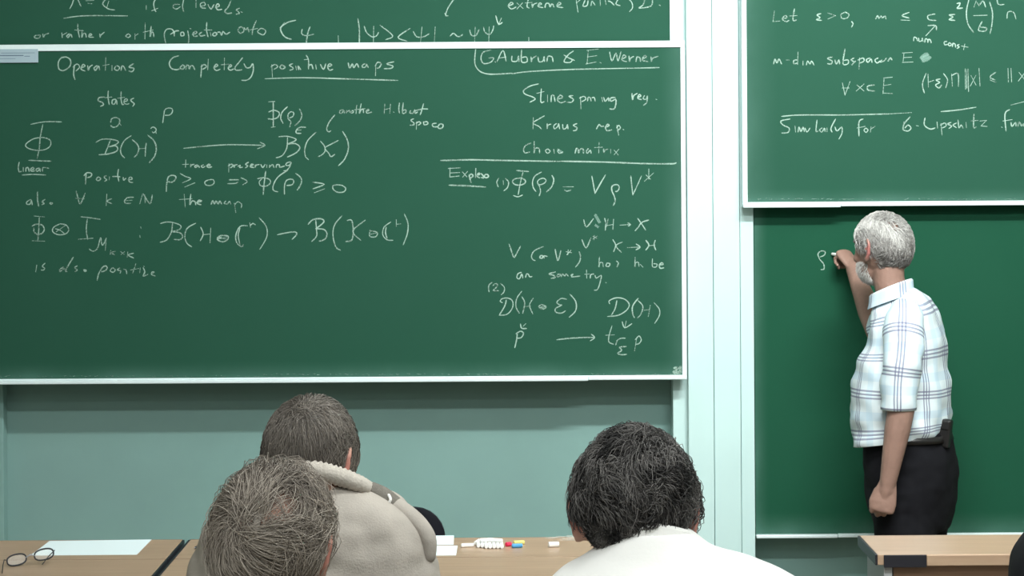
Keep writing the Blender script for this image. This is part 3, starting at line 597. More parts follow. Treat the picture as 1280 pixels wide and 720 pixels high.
# eyeglasses on the lower left desk
g0 = onD(38, 706)
gl = empty('eyeglasses', (g0.x, g0.y, ZT), 'pair of dark rimmed eyeglasses lying upside down on the lower left desk', 'glasses')
lens_m = bpy.data.materials.new('lens_glass'); lens_m.use_nodes = True
_b = lens_m.node_tree.nodes['Principled BSDF']; _b.inputs['Alpha'].default_value = 0.12
_b.inputs['Roughness'].default_value = 0.02; _b.inputs['IOR'].default_value = 1.15
for sgn in (-1, 1):
    cc = g0 + Vector((sgn * 0.032, 0.018 * sgn, 0.020 + 0.004 * sgn)); ax = Vector((0.86, 0.48, 0.12))
    bm = bmesh.new(); n = 28; prof = 8; rings = []
    def rimp(t, s=1.0):
        x = 0.026 * math.copysign(abs(math.cos(t)) ** 0.85, math.cos(t)) * s; z = 0.015 * math.copysign(abs(math.sin(t)) ** 0.8, math.sin(t)) * s
        return cc + ax * x + Vector((-0.2 * z, z * 0.5, z * 0.85))
    for i in range(n):
        t = 2*math.pi*i/n; p = rimp(t); q = rimp(t + 0.02); d = (q - p).normalized(); a_, b_2 = frame_of(d)
        rings.append([p + (a_*math.cos(k) + b_2*math.sin(k)) * 0.0021 for k in [2*math.pi*j/prof for j in range(prof)]])
    rings.append(rings[0]); add_loft(bm, rings, caps=False)
    bmesh.ops.remove_doubles(bm, verts=bm.verts, dist=1e-6)
    rim = fin('rim', bm, M['black'], gl, True)
    bm = bmesh.new(); bm.faces.new([bm.verts.new(rimp(2*math.pi*i/n, 0.97)) for i in range(n)])
    g = bmesh.ops.extrude_face_region(bm, geom=list(bm.faces))
    for e in g['geom']:
        if isinstance(e, bmesh.types.BMVert): e.co += Vector((0, 0.0009, -0.0009))
    fin('lens', bm, lens_m, gl)
    bm = bmesh.new()
    e0 = cc + ax * (sgn * 0.027) + Vector((0, 0, 0.004))
    add_tube(bm, [e0, e0 + Vector((sgn * 0.004, -0.012, 0.003)), e0 + Vector((sgn * -0.002, -0.06, -0.004)), e0 + Vector((-sgn * 0.010, -0.11, -0.018))], 0.0013, 6)
    fin('temple', bm, M['black'], gl, True)
bm = bmesh.new(); add_tube(bm, [g0 + Vector((-0.010, -0.006, 0.020)), g0 + Vector((0, 0, 0.027)), g0 + Vector((0.010, 0.006, 0.022))], 0.0020, 6)
fin('bridge', bm, M['steel'], gl, True)
# pen behind the beige sweater
a = onD(243, 687); b = onD(262, 683); a.z = b.z = ZT + 0.0048
pen = empty('pen', (a.x, a.y, ZT), 'black pen lying on the middle desk left of the beige sweater', 'pen')
bm = bmesh.new(); add_tube(bm, [a + (b-a)*0.08, a + (b-a)*0.3, b], [0.0035, 0.0045, 0.0045], 10); fin('barrel', bm, M['black'], pen, True)
bm = bmesh.new(); add_tube(bm, [a - (b-a)*0.0, a + (b-a)*0.08], [0.001, 0.0032], 8); fin('tip', bm, M['steel'], pen, True)

# black chair behind the middle desk
def chair(name, label, x, y, zback, w, facing, m, zs=0.45):
    """facing +1: sitter looks towards +y"""
    r = empty(name, (x, y, 0), label, 'chair', None)
    bm = bmesh.new(); add_box(bm, x-w/2, x+w/2, y-0.2, y+0.2, zs-0.035, zs, 0.015, 3); fin('seat', bm, m, r, False)
    bm = bmesh.new(); yk = y - facing * 0.22; n = 13
    h = zback - zs - 0.12; outl = []
    cr = 0.09
    pts = []
    for cx, cz, a0 in ((w/2-cr, h-cr, 0), (-w/2+cr, h-cr, 90), (-w/2+0.04, 0.04, 180), (w/2-0.04, 0.04, 270)):
        rr = cr if cz > 0.05 else 0.04
        for k in range(7):
            t = math.radians(a0 + k*15); pts.append((cx + rr*math.cos(t), cz + rr*math.sin(t)))
    for off in (0, 0.018):
        outl.append([Vector((x + px, yk - facing*off - facing*0.04*(1 - (px/(w/2))**2) + facing*0.03, zs + 0.12 + pz)) for px, pz in pts])
    add_loft(bm, outl); fin('backrest', bm, m, r)
    for sx in (-1, 1):
        for sy in (-1, 1):
            bm = bmesh.new(); add_tube(bm, [(x+sx*(w/2-0.03), y+sy*0.17, zs-0.03), (x+sx*(w/2-0.01), y+sy*0.21, 0.012)], 0.011, 8); fin('leg', bm, M['steel'], r, True)
        bm = bmesh.new(); add_tube(bm, [(x+sx*(w/2-0.07), y-facing*0.16, zs-0.02), (x+sx*(w/2-0.07), yk-facing*0.0, zs+0.02), (x+sx*(w/2-0.07), yk-facing*0.022, zs+0.3)], 0.009, 8)
        fin('back_upright', bm, M['steel'], r, True)
    return r
yk = -1.25
zk = P(520, 634, yk).z
chair('black_chair', 'black chair behind the middle desk, rounded back showing past the beige shoulder', X(557, yk, 640) - 0.23, yk - 0.22, zk, 0.46, -1, M['black'])

# crumbs of chalk caught above the lower rails
def crumbs(parent, y, xa, xb, py, label, n):
    bm = bmesh.new()
    for i in range(n):
        x = rs.uniform(xa, xb); p = P(x, py + rs.uniform(-1.2, 0.6), y - 0.0012); w = rs.uniform(0.002, 0.009); h = rs.uniform(0.0006, 0.0018)
        r_ = bmesh.ops.create_cube(bm, size=1.0)
        for v in r_['verts']: v.co = p + Vector((v.co.x*w, v.co.y*0.002, v.co.z*h))
    o = fin('chalk_crumbs', bm, M['smudge'], parent); o['label'] = label; o['kind'] = 'stuff'
crumbs(bA, yA, 0, 330, 470.6, 'chalk crumbs along the lower rail', 60)
crumbs(bA, yA, 330, 850, 468.2, 'chalk crumbs along the lower rail', 130)
crumbs(bC, yA, 935, 1275, 249.0, 'chalk crumbs along the lower rail', 90)

# ------------------------------------------------------------------ people
def hair_material(name, dark, light, rough=0.45):
    m = bpy.data.materials.new(name); m.use_nodes = True; nt = m.node_tree
    b = nt.nodes['Principled BSDF']; b.inputs['Roughness'].default_value = rough
    b.inputs['Specular IOR Level'].default_value = 0.35
    at = nn(nt, 'ShaderNodeAttribute'); at.attribute_name = 'tone'
    mx = nn(nt, 'ShaderNodeMix'); mx.data_type = 'RGBA'
    mx.inputs[6].default_value = dark; mx.inputs[7].default_value = light
    nt.links.new(at.outputs['Fac'], mx.inputs[0]); nt.links.new(mx.outputs[2], b.inputs['Base Color'])
    return m

def nfield(q, freq, seed):
    r = np.random.RandomState(seed); out = np.zeros_like(q)
    for o in range(3):
        K = r.normal(size=(5, 3, 3)) * freq * (1.7 ** o)
        ph = r.uniform(0, 6.28, (5, 3))
        for k in range(5):
            out += np.sin(q @ K[k].T + ph[k]) * (0.6 ** o) / 2.2
    return out
def allowed(q, low=-0.66):
    f = q[:, 1]
    line = np.interp(f, [-1, -0.5, -0.15, 0.1, 0.35, 0.6, 0.8], [low, low + 0.05, -0.50, -0.20, 0.08, 0.42, 0.70])
    ear = (np.abs(q[:, 0]) > 0.72) & (q[:, 2] < -0.06) & (f > -0.34)
    return (q[:, 2] > line) & ~ear

def make_hair(parent, Mh, rad, m, whorl, n=6500, thick=0.018, L=0.06, segs=7, r0=0.0009, grav=0.5, amp=0.5, freq=3.0,
              curl=0.0, swirl=0.3, seed=1, bald=None, tone=(0.5, 0.25), low=-0.66, side_dark=0.0, fly=0.0, tuck=0.8, jit=0.08, tone_fn=None):
    rng = np.random.RandomState(seed); rad = np.array(rad); wh = np.array(whorl, float); wh /= np.linalg.norm(wh)
    q = rng.normal(size=(n * 3, 3)); q /= np.linalg.norm(q, axis=1, keepdims=True)
    qj = q + np.array([0, 0, 1.0]) * rng.uniform(-0.07, 0.03, (len(q), 1)); q = q[allowed(qj, low)]
    if bald:
        for (bd, br, keep) in bald:
            bd = np.array(bd, float); bd /= np.linalg.norm(bd)
            ang = np.arccos(np.clip(q @ bd, -1, 1))
            q = q[(ang > br) | (rng.rand(len(q)) < keep)]
    q = q[:n]; n = len(q)
    tn = np.clip(tone[0] + tone[1] * (nfield(q, freq * 1.6, seed + 9)[:, 0] * 0.7 + rng.normal(size=n) * 0.55), 0, 1)
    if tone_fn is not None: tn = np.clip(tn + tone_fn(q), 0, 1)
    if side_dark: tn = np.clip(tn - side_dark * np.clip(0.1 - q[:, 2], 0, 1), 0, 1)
    length = L * rng.uniform(0.55, 1.1, n)
    hmax = thick * rng.uniform(0.15, 1.0, n) * (1 + fly * (rng.rand(n) < 0.06))
    # shorter towards the hairline at the nape
    near = np.clip((q[:, 2] - low) / 0.7, 0.22, 1)
    length *= near; hmax *= np.clip(near, 0.2, 1)
    rm = rad.mean(); pts = []
    nz = nfield(q, freq, seed); nz2 = nfield(q, freq * 4, seed + 3)
    root = q.copy()
    rj = rng.normal(size=(n, 3))
    for k in range(segs + 1):
        s = k / segs
        h = 0.0015 + hmax * (math.sin(min(s * 2.4, 1.57)) - tuck * max(0, s - 0.55) * 1.6)
        off = q * h[:, None]
        if curl:
            ph = nz[:, :1] * 5 + rng.rand(1) * 0.1
            off = off + nfield(np.hstack([root[:, :2] * freq * 2 + 0, s * 3.0 * np.ones((n, 1))]) , 1.3, seed + 5) * curl * s
        pts.append(q * rad + off)
        t = q - wh * (q @ wh)[:, None]; t /= (np.linalg.norm(t, axis=1, keepdims=True) + 1e-4)
        sw = np.cross(np.tile(wh, (n, 1)), q); sw /= (np.linalg.norm(sw, axis=1, keepdims=True) + 1e-3)
        g = np.array([0, 0, -1.0]) - q * (q @ np.array([0, 0, -1.0]))[:, None]
        ang = np.arccos(np.clip(q @ wh, -1, 1))[:, None]; near_w = np.clip(ang / 0.45, 0.15, 1)
        d = t * near_w + sw * swirl * near_w + g * grav * (0.4 + s) * near_w + (nz * amp + nz2 * amp * 0.5) + rj * (1.2 - near_w) * 0.9 + rj * jit
        low_ = q[:, 2] < low - 0.04; d[low_, 2] = np.maximum(d[low_, 2], 0)
        d -= q * np.sum(d * q, axis=1)[:, None]
        d /= (np.linalg.norm(d, axis=1, keepdims=True) + 1e-6)
        q = q + d * (length / segs / rm)[:, None]
        q /= np.linalg.norm(q, axis=1, keepdims=True)
    pts = np.stack(pts, 1)                       # n, k, 3
    if bald:
        ok_ = np.ones(n, bool); un = pts / rad; un /= np.linalg.norm(un, axis=2, keepdims=True)
        for (bd, br, keep) in bald:
            bd = np.array(bd, float); bd /= np.linalg.norm(bd)
            hit = (np.arccos(np.clip(un @ bd, -1, 1)) < br * 0.85).any(axis=1)
            ok_ &= ~hit | (rng.rand(n) < keep * 1.3)
        pts, tn = pts[ok_], tn[ok_]; n = len(pts)
    K = segs + 1
    tang = np.gradient(pts, axis=1); tang /= (np.linalg.norm(tang, axis=2, keepdims=True) + 1e-9)
    nrm = pts / np.linalg.norm(pts, axis=2, keepdims=True)
    a = np.cross(tang, nrm); a /= (np.linalg.norm(a, axis=2, keepdims=True) + 1e-9)
    b = np.cross(a, tang)
    rr = r0 * np.array([1.0] * (K - 2) + [0.75, 0.15])[None, :, None]
    V = np.stack([pts + (a * math.cos(t_) + b * math.sin(t_)) * rr for t_ in (0, 2.094, 4.189)], 2)   # n,K,3,3
    co = V.reshape(-1, 3); tone_v = np.repeat(tn, K * 3)
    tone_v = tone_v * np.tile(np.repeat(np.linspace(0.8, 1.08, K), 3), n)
    base = (np.arange(n) * K * 3)[:, None, None, None]; kk = (np.arange(segs) * 3)[None, :, None, None]
    quad = np.array([[0, 1, 4, 3], [1, 2, 5, 4], [2, 0, 3, 5]])[None, None]
    faces = (base + kk + quad).reshape(-1, 4)
    # cap of matted hair under the strands
    U, Vn = 56, 40; th = np.linspace(0.02, math.pi - 0.02, Vn); ph = np.linspace(0, 2*math.pi, U, endpoint=False)
    cq = np.array([[math.sin(t)*math.cos(p), math.sin(t)*math.sin(p), math.cos(t)] for t in th for p in ph])
    ok = allowed(cq, low + 0.04)
    if bald:
        for (bd, br, keep) in bald:
            bd = np.array(bd, float); bd /= np.linalg.norm(bd)
            ok &= np.arccos(np.clip(cq @ bd, -1, 1)) > br * 1.5
    cp = cq * rad + cq * (0.002 + thick * 0.28 * np.clip((cq[:, 2:3] - low) * 2.2, 0.1, 1))
    cf = []
    for i in range(Vn - 1):
        for j in range(U):
            v4 = [i*U + j, (i+1)*U + j, (i+1)*U + (j+1) % U, i*U + (j+1) % U]
            if all(ok[x] for x in v4): cf.append(v4)
    cf = np.array(cf) + len(co); co = np.vstack([co, cp]); faces = np.vstack([faces, cf])
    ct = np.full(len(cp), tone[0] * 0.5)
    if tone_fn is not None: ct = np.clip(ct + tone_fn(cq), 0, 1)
    tone_v = np.concatenate([tone_v, ct])
    M4 = np.array(Mh); co = co @ M4[:3, :3].T + M4[:3, 3]
    me = bpy.data.meshes.new('hair')
    me.vertices.add(len(co)); me.vertices.foreach_set('co', co.astype(np.float32).ravel())
    me.loops.add(faces.size); me.loops.foreach_set('vertex_index', faces.astype(np.int32).ravel())
    me.polygons.add(len(faces)); me.polygons.foreach_set('loop_start', np.arange(0, faces.size, 4, dtype=np.int32))
    try: me.polygons.foreach_set('loop_total', np.full(len(faces), 4, dtype=np.int32))
    except Exception: pass
    me.update(calc_edges=True); me.validate()
    at = me.attributes.new('tone', 'FLOAT', 'POINT'); at.data.foreach_set('value', tone_v[:len(me.vertices)].astype(np.float32))
    o = link_mesh('hair', me, m, parent, True); return o

def head_matrix(c, yaw, pitch, tilt=0):
    return Matrix.Translation(c) @ Matrix.Rotation(math.radians(yaw), 4, 'Z') @ Matrix.Rotation(-math.radians(pitch), 4, 'X') @ Matrix.Rotation(math.radians(tilt), 4, 'Y')
HR = (0.076, 0.094, 0.099)
def add_head(bm, Mh, neck_to, neck_r=0.056, rad=HR, ears=True):
    e = lambda c, r: add_ellipsoid(bm, c, r, Mh)
    e((0, 0, 0), rad); e((0, 0.040, -0.066), (0.055, 0.054, 0.056)); e((0, 0.064, -0.098), (0.032, 0.028, 0.022))
    e((0, 0.062, -0.02), (0.060, 0.030, 0.055)); e((0, 0.078, 0.012), (0.052, 0.020, 0.014))
    for s in (-1, 1):
        e((s*0.036, 0.074, -0.040), (0.022, 0.016, 0.018)); 
    t = lambda p: Mh @ Vector(p)
    add_tube(bm, [t((0, 0.090, 0.000)), t((0, 0.108, -0.030)), t((0, 0.112, -0.040))], [0.007, 0.011, 0.012], 10)
    for s in (-1, 1): e((s*0.012, 0.100, -0.043), (0.008, 0.010, 0.007))
    e((0, 0.093, -0.064), (0.023, 0.010, 0.006)); e((0, 0.091, -0.074), (0.020, 0.010, 0.007))
    if ears:
        for s in (-1, 1):
            pts = [t((s*0.071, 0.014, -0.045)), t((s*0.080, 0.002, -0.050)), t((s*0.088, -0.014, -0.030)), t((s*0.092, -0.020, -0.005)), t((s*0.088, -0.012, 0.014)), t((s*0.080, 0.004, 0.016)), t((s*0.073, 0.012, 0.004))]
            add_tube(bm, pts, [0.006, 0.008, 0.0065, 0.0060, 0.006, 0.006, 0.005], 8)
            add_tube(bm, [t((s*0.068, 0.000, -0.040)), t((s*0.082, -0.006, -0.012)), t((s*0.070, 0.006, 0.008))], [0.010, 0.011, 0.008], 8)
    nk = Vector(neck_to)
    add_tube(bm, [Mh @ Vector((0, -0.022, -0.035)), (Mh @ Vector((0, -0.018, -0.10))).lerp(nk, 0.15), nk], [neck_r, neck_r * 0.97, neck_r * 1.15], 20)
def face_parts(parent, Mh, brow):
    for s in (-1, 1):
        bm = bmesh.new(); add_ellipsoid(bm, (s*0.031, 0.079, -0.006), (0.012, 0.011, 0.009), Mh); o = fin('eye', bm, M['eye'], parent, True)
        bm = bmesh.new(); add_ellipsoid(bm, (s*0.031, 0.0885, -0.006), (0.005, 0.0022, 0.005), Mh); fin('iris', bm, M['black'], o, True)
        bm = bmesh.new(); add_tube(bm, [Mh @ Vector((s*0.015, 0.099, 0.012)), Mh @ Vector((s*0.032, 0.098, 0.018)), Mh @ Vector((s*0.048, 0.086, 0.012))], [0.003, 0.004, 0.002], 8)
        fin('eyebrow', bm, brow, parent, True)

def add_hand(bm, W, d, pn, th, curls, thumb=(0.6, 0.7, 0.3, 0.9, 0.1, 0.6), k=1.0):
    d = Vector(d).normalized(); pn = Vector(pn); pn = (pn - d*pn.dot(d)).normalized()
    th = Vector(th); th = (th - d*th.dot(d) - pn*th.dot(pn)).normalized(); W = Vector(W)
    add_tube(bm, [W - d*0.025*k, W + d*0.02*k, W + d*0.045*k], [0.024*k, 0.023*k, 0.017*k], 14)
    add_tube(bm, [W - d*0.01*k, W + d*0.02*k, W + d*0.055*k, W + d*0.082*k], [0.026*k, 0.034*k, 0.041*k, 0.040*k], 16, 0.42, up=pn, cap=0.25)
    add_ellipsoid(bm, W + d*0.035*k + th*0.022*k + pn*0.008*k, (0.017*k, 0.017*k, 0.017*k))
    for i in range(4):
        ln = (0.074, 0.082, 0.077, 0.060)[i] * k; rf = (0.0088, 0.0090, 0.0086, 0.0076)[i] * k
        p = W + d*(0.080 - (0.006 if i in (0, 2) else 0) - (0.012 if i == 3 else 0))*k + th*(0.029 - 0.0195*i)*k
        ang = 0; pts = [p - d*0.012*k, p]; cs = curls[i] if isinstance(curls[0], (tuple, list)) else curls
        for a_, f_ in zip(cs, (0.45, 0.30, 0.25)):
            ang += math.radians(a_); p = p + (d*math.cos(ang) + pn*math.sin(ang)) * ln * f_; pts.append(p)
        add_tube(bm, pts, [rf*1.05, rf*1.08, rf, rf*0.94, rf*0.8], 10)
    a1, a2, a3, b1, b2, b3 = thumb
    p = W + d*0.028*k + th*0.026*k + pn*0.006*k
    v1 = (d*a1 + th*a2 + pn*a3).normalized(); v2 = (d*b1 + th*b2 + pn*b3).normalized()
    add_tube(bm, [p, p + v1*0.036*k, p + v1*0.036*k + v2*0.030*k], [0.0130*k, 0.0108*k, 0.0085*k], 10)
    return pts[-1]

def add_loft_rings(bm, rings, n=32, ex=2.0, sub=3):
    """rings: (centre, half width, half depth, yaw deg, tilt) interpolated with Catmull-Rom; tilt raises the ring along its facing"""
    data = [np.array([r[0][0], r[0][1], r[0][2], r[1], r[2], r[3], r[4] if len(r) > 4 else 0, r[5] if len(r) > 5 else 0], float) for r in rings]
    out = catmull(data, sub); L = []
    for q in out:
        y = math.radians(q[5]); side = Vector((math.cos(y), math.sin(y), 0)); fc = Vector((-math.sin(y), math.cos(y), 0)); R = []
        for j in range(n):
            t = 2*math.pi*j/n; c_, s_ = math.cos(t), math.sin(t)
            cx_ = math.copysign(abs(c_) ** (2/ex), c_); sy_ = math.copysign(abs(s_) ** (2/ex), s_)
            p = Vector(q[:3]) + side*q[3]*cx_ + fc*q[4]*sy_; p.z += q[6]*q[4]*sy_ + q[7]*q[3]*cx_
            R.append(p)
        L.append(R)
    return L, out

def wrinkle(amp, sc, vec=(1, 1, 1), seed=0.0):
    def f(co, nr):
        p = Vector((co.x*sc*vec[0] + seed, co.y*sc*vec[1], co.z*sc*vec[2]))
        return Vector(nr) * (mnoise.noise(p) * amp + mnoise.noise(p * 2.3) * amp * 0.4)
    return f

M['shoe'] = mat('shoe_leather', srgb(30, 26, 24), 0.4, 0.5)
def add_shoe(bm, p, d, k=1.0):
    d = Vector(d); d.z = 0; d.normalize(); s = Vector((-d.y, d.x, 0)); rings = []
    for t, w, h in ((-0.075, 0.022, 0.04), (-0.06, 0.034, 0.075), (-0.01, 0.036, 0.085), (0.06, 0.040, 0.065), (0.12, 0.046, 0.05), (0.17, 0.040, 0.038), (0.195, 0.018, 0.022)):
        rings.append([Vector((p[0], p[1], 0)) + d*t*k + s*w*k*math.cos(q) + Vector((0, 0, max(0.001, (h*k/2) * (1 + math.sin(q))))) for q in [2*math.pi*j/14 for j in range(14)]])
    add_loft(bm, rings)

def seated(label, hc, Y, yaw, pitch, tilt, cloth, trousers, torso, neck_px, hair_args, skin, tseed=0.0, seat_dx=0.0, brow=None, chair_label='', ex=2.3, name='person'):
    """hc head centre px; torso list of (py, centre px, half width px, half depth m)"""
    H = P(hc[0], hc[1], Y); cxs = P(torso[-1][1], 700, Y).x
    root = empty(name, (cxs, Y, 0), label, 'person')
    Mh = head_matrix(H, yaw, pitch, tilt); s = SC(Y)
    NK = P(neck_px[0], neck_px[1], Y - 0.05); 
    rings = []
    for i, (py, cx, hw, hd, oy) in enumerate(torso):
        rings.append(((P(cx, py, Y).x, Y - 0.05 + oy, P(cx, py, Y).z), hw*s, hd, 0.0))
    k4 = len(rings) - 4; zt = rings[k4][0][2]; cx = rings[k4][0][0]; sw = rings[k4][1]
    hip = Vector((cxs, Y - 0.02, 0.54))
    SH = [Vector((cx + k*(sw - 0.055), Y - 0.05, zt - 0.03)) for k in (-1, 1)]
    EL = [Vector((cx + k*(sw + 0.02), Y + 0.02, zt - 0.32)) for k in (-1, 1)]
    WR = [Vector((cx + k*(sw - 0.10), Y + 0.26, zt - 0.34)) for k in (-1, 1)]
    # body: head, neck, chest, arms, hands, thighs and shins as one surface
    bm = bmesh.new(); add_head(bm, Mh, NK)
    add_tube(bm, [NK, (cx, Y - 0.05, zt - 0.12), (cxs, Y - 0.04, 0.8), hip], [0.06, 0.085, 0.09, 0.09], 16)
    for i in (0, 1):
        k = (-1, 1)[i]
        add_tube(bm, [(cx, Y - 0.05, zt - 0.06), SH[i], EL[i], EL[i].lerp(WR[i], 0.25), WR[i]], [0.05, 0.045, 0.036, 0.038, 0.024], 12)
        add_hand(bm, WR[i], (WR[i] - EL[i]), (0, 0.1, -1), (-k, 0.2, 0), (25, 30, 20))
        add_tube(bm, [hip, hip + Vector((k*0.09, 0.02, 0)), hip + Vector((k*0.12, 0.42, -0.01)), hip + Vector((k*0.12, 0.44, -0.25)), (hip.x + k*0.12, hip.y + 0.42, 0.08)], [0.08, 0.06, 0.05, 0.045, 0.035], 12)
    remesh('body', bm, 0.005, skin, root, 3, flush=[Mh @ Vector((k*0.086, -0.010, -0.018)) for k in (-1, 1)])
    face_parts(root, Mh, brow or M['black'])
    # upper garment
    bm = bmesh.new(); L, _ = add_loft_rings(bm, rings, 32, ex, 3); add_loft(bm, L)
    for i in (0, 1):
        add_tube(bm, [SH[i] + Vector((0, 0, -0.01)), EL[i], EL[i].lerp(WR[i], 0.85)], [0.074, 0.062, 0.042], 16)
    remesh(cloth[0], bm, 0.006, cloth[1], root, 6, 0.6, wrinkle(cloth[2], 9, (1, 1, 1.4), tseed))
    # trousers and shoes
    bm = bmesh.new()
    add_ellipsoid(bm, hip, (0.18, 0.15, 0.105))
    for k in (-1, 1):
        add_tube(bm, [hip + Vector((k*0.08, 0.0, 0)), hip + Vector((k*0.12, 0.42, -0.01)), hip + Vector((k*0.12, 0.45, -0.20)), (hip.x + k*0.12, hip.y + 0.43, 0.11)], [0.088, 0.072, 0.065, 0.06], 16)
    remesh('trousers', bm, 0.009, trousers, root, 4)
    for k in (-1, 1):
        bm = bmesh.new(); add_shoe(bm, (hip.x + k*0.12, hip.y + 0.44), (0, 1, 0)); fin('shoe', bm, M['shoe'], root, True)
    if hair_args: make_hair(root, Mh, HR, **hair_args)
    return root, Mh, rings

M['chair_wood'] = wood_material('chair_plywood', srgb(170, 130, 90), srgb(190, 150, 108))
M['jeans'] = mat('dark_trousers', srgb(40, 44, 56), 0.85, 0.1, 0.1, 60)
M['sweater'] = mat('beige_wool', srgb(176, 168, 160), 0.95, 0.1, 0.10, 14, 0.18, 260)
M['rib'] = mat('ribbed_wool', srgb(192, 184, 175), 0.95, 0.1, 0.05, 40, 0.3, 200)
M['wool_dark'] = mat('grey_wool_band', srgb(122, 117, 110), 0.95, 0.1, 0.08, 40, 0.4, 200)
M['white_cotton'] = mat('white_cotton', srgb(250, 248, 246), 0.85, 0.15, 0.0, 1, 0.1, 160)
M['dark_jacket'] = mat('black_jacket', srgb(26, 28, 32), 0.85, 0.2, 0.1, 30)
h_gray = hair_material('grey_brown_hair', srgb(66, 58, 52), srgb(206, 194, 182))
h_brown = hair_material('brown_grey_hair', srgb(48, 43, 40), srgb(160, 151, 142))
h_dark = hair_material('dark_hair', srgb(24, 23, 24), srgb(134, 130, 128))
h_white = hair_material('silver_hair', srgb(104, 100, 97), srgb(232, 230, 226))

# man in the beige sweater
yP2 = -4.0
P2, MH2, R2 = seated('seated man in beige wool sweater with rolled collar, short brown-grey hair, seen from behind', (388, 566), yP2, -22, 12, 2,
    ('sweater', M['sweater'], 0.010), M['jeans'],
    [(596, 392, 34, 0.06, 0.03), (606, 394, 72, 0.085, 0.02), (624, 395, 110, 0.105, 0.01), (652, 394, 136, 0.118, 0.0), (690, 394, 147, 0.125, 0.0), (760, 394, 142, 0.13, 0), (880, 395, 128, 0.125, 0.0), (1000, 395, 122, 0.13, 0.02)],
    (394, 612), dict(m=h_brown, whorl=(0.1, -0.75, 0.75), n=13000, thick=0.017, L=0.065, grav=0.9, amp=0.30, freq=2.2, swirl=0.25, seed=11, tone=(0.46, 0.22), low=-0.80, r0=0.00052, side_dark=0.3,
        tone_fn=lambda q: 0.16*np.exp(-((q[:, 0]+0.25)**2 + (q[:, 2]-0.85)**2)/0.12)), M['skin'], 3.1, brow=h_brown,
    chair_label='plywood chair under the man in the beige sweater')
def px_path(L, yy): return [P(a, b, yy + c) for a, b, c in L]
def ribbed(name, path, rad, m, parent, flat=1.0, step=3, ribs=0.07, n=16):
    pts = catmull([Vector(p) for p in path], step); 
    # fine resample
    res = []
    for i in range(len(pts)-1):
        for k in range(3): res.append(pts[i].lerp(pts[i+1], k/3))
    res.append(pts[-1]); N = len(res)
    rr = np.interp(np.linspace(0, 1, N), np.linspace(0, 1, len(rad)), rad)
    rr = [r * (1 + (ribs if i % 2 else 0)) for i, r in enumerate(rr)]
    bm = bmesh.new(); add_tube(bm, res, rr, n, flat); return fin(name, bm, m, parent, True)
ribbed('ribbed_collar', px_path([(322, 604, 0.03), (350, 592, -0.06), (390, 588, -0.10), (425, 596, -0.10), (455, 609, -0.07), (468, 622, 0.0), (448, 622, 0.04)], yP2), [0.016, 0.020, 0.021, 0.020, 0.018, 0.014, 0.010], M['rib'], P2, 0.8, 4, 0.2)
o = ribbed('shoulder_band', px_path([(462, 612, -0.06), (478, 620, -0.065), (492, 631, -0.07)], yP2), [0.020, 0.022, 0.022], M['wool_dark'], P2, 0.8, 4, 0.02); o['label'] = 'darker grey knitted band on the shoulder'
ribbed('shoulder_roll', px_path([(490, 630, -0.07), (508, 642, -0.075), (524, 657, -0.08), (534, 674, -0.08), (536, 692, -0.08)], yP2), [0.021, 0.022, 0.022, 0.022, 0.018], M['sweater'], P2, 0.8, 4, 0.0)
ribbed('collar_stripe', px_path([(486, 619, -0.085), (488, 625, -0.091), (483, 634, -0.087)], yP2), [0.003, 0.003, 0.003], M['white_cotton'], P2, 1.0, 4, 0.0, 8)

# grey-haired man in front at left
yP1 = -5.2
P1, MH1, R1 = seated('nearest seated man at left, seen from behind, tousled grey hair thinning at the crown', (342, 674), yP1, -12, 22, 3,
    ('jumper', M['dark_jacket'], 0.008), M['jeans'],
    [(786, 346, 52, 0.06, 0.02), (794, 346, 95, 0.085, 0.02), (808, 346, 140, 0.10, 0.01), (835, 346, 175, 0.118, 0.0), (880, 346, 190, 0.125, 0.0), (960, 346, 184, 0.13, 0), (1120, 346, 165, 0.125, 0), (1240, 346, 160, 0.13, 0)],
    (346, 800), dict(m=h_gray, whorl=(-0.25, -0.97, -0.02), n=17500, thick=0.021, L=0.095, grav=0.30, amp=0.36, freq=1.6, swirl=0.6, seed=5, tone=(0.50, 0.26), low=-0.93, r0=0.0005, fly=0.4, side_dark=0.15, jit=0.09,
        bald=[((0.46, -0.84, 0.30), 0.27, 0.12), ((-0.25, -0.97, 0.02), 0.10, 0.55)]), M['skin'], 7.7, brow=h_gray,
    chair_label='plywood chair under the nearest grey-haired man')

# dark-haired man in the white shirt
yP3 = -5.2
P3, MH3, R3 = seated('seated man with thick dark hair and a white shirt, seen from behind', (793, 633), yP3, -4, 12, 2,
    ('white_shirt', M['white_cotton'], 0.006), M['jeans'],
    [(656, 814, 44, 0.075, 0.02), (668, 815, 58, 0.085, 0.02), (680, 819, 72, 0.092, 0.015), (694, 834, 108, 0.10, 0.01), (716, 838, 152, 0.115, 0.0), (756, 838, 186, 0.125, 0.0), (860, 836, 186, 0.13, 0), (1060, 830, 165, 0.125, 0), (1240, 826, 160, 0.13, 0)],
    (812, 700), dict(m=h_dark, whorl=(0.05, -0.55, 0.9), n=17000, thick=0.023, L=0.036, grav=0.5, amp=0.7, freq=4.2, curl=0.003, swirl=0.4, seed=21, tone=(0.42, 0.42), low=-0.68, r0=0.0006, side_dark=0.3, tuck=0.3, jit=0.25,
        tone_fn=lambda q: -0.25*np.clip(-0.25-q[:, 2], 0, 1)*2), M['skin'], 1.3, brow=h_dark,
    chair_label='plywood chair under the dark-haired man in the white shirt')
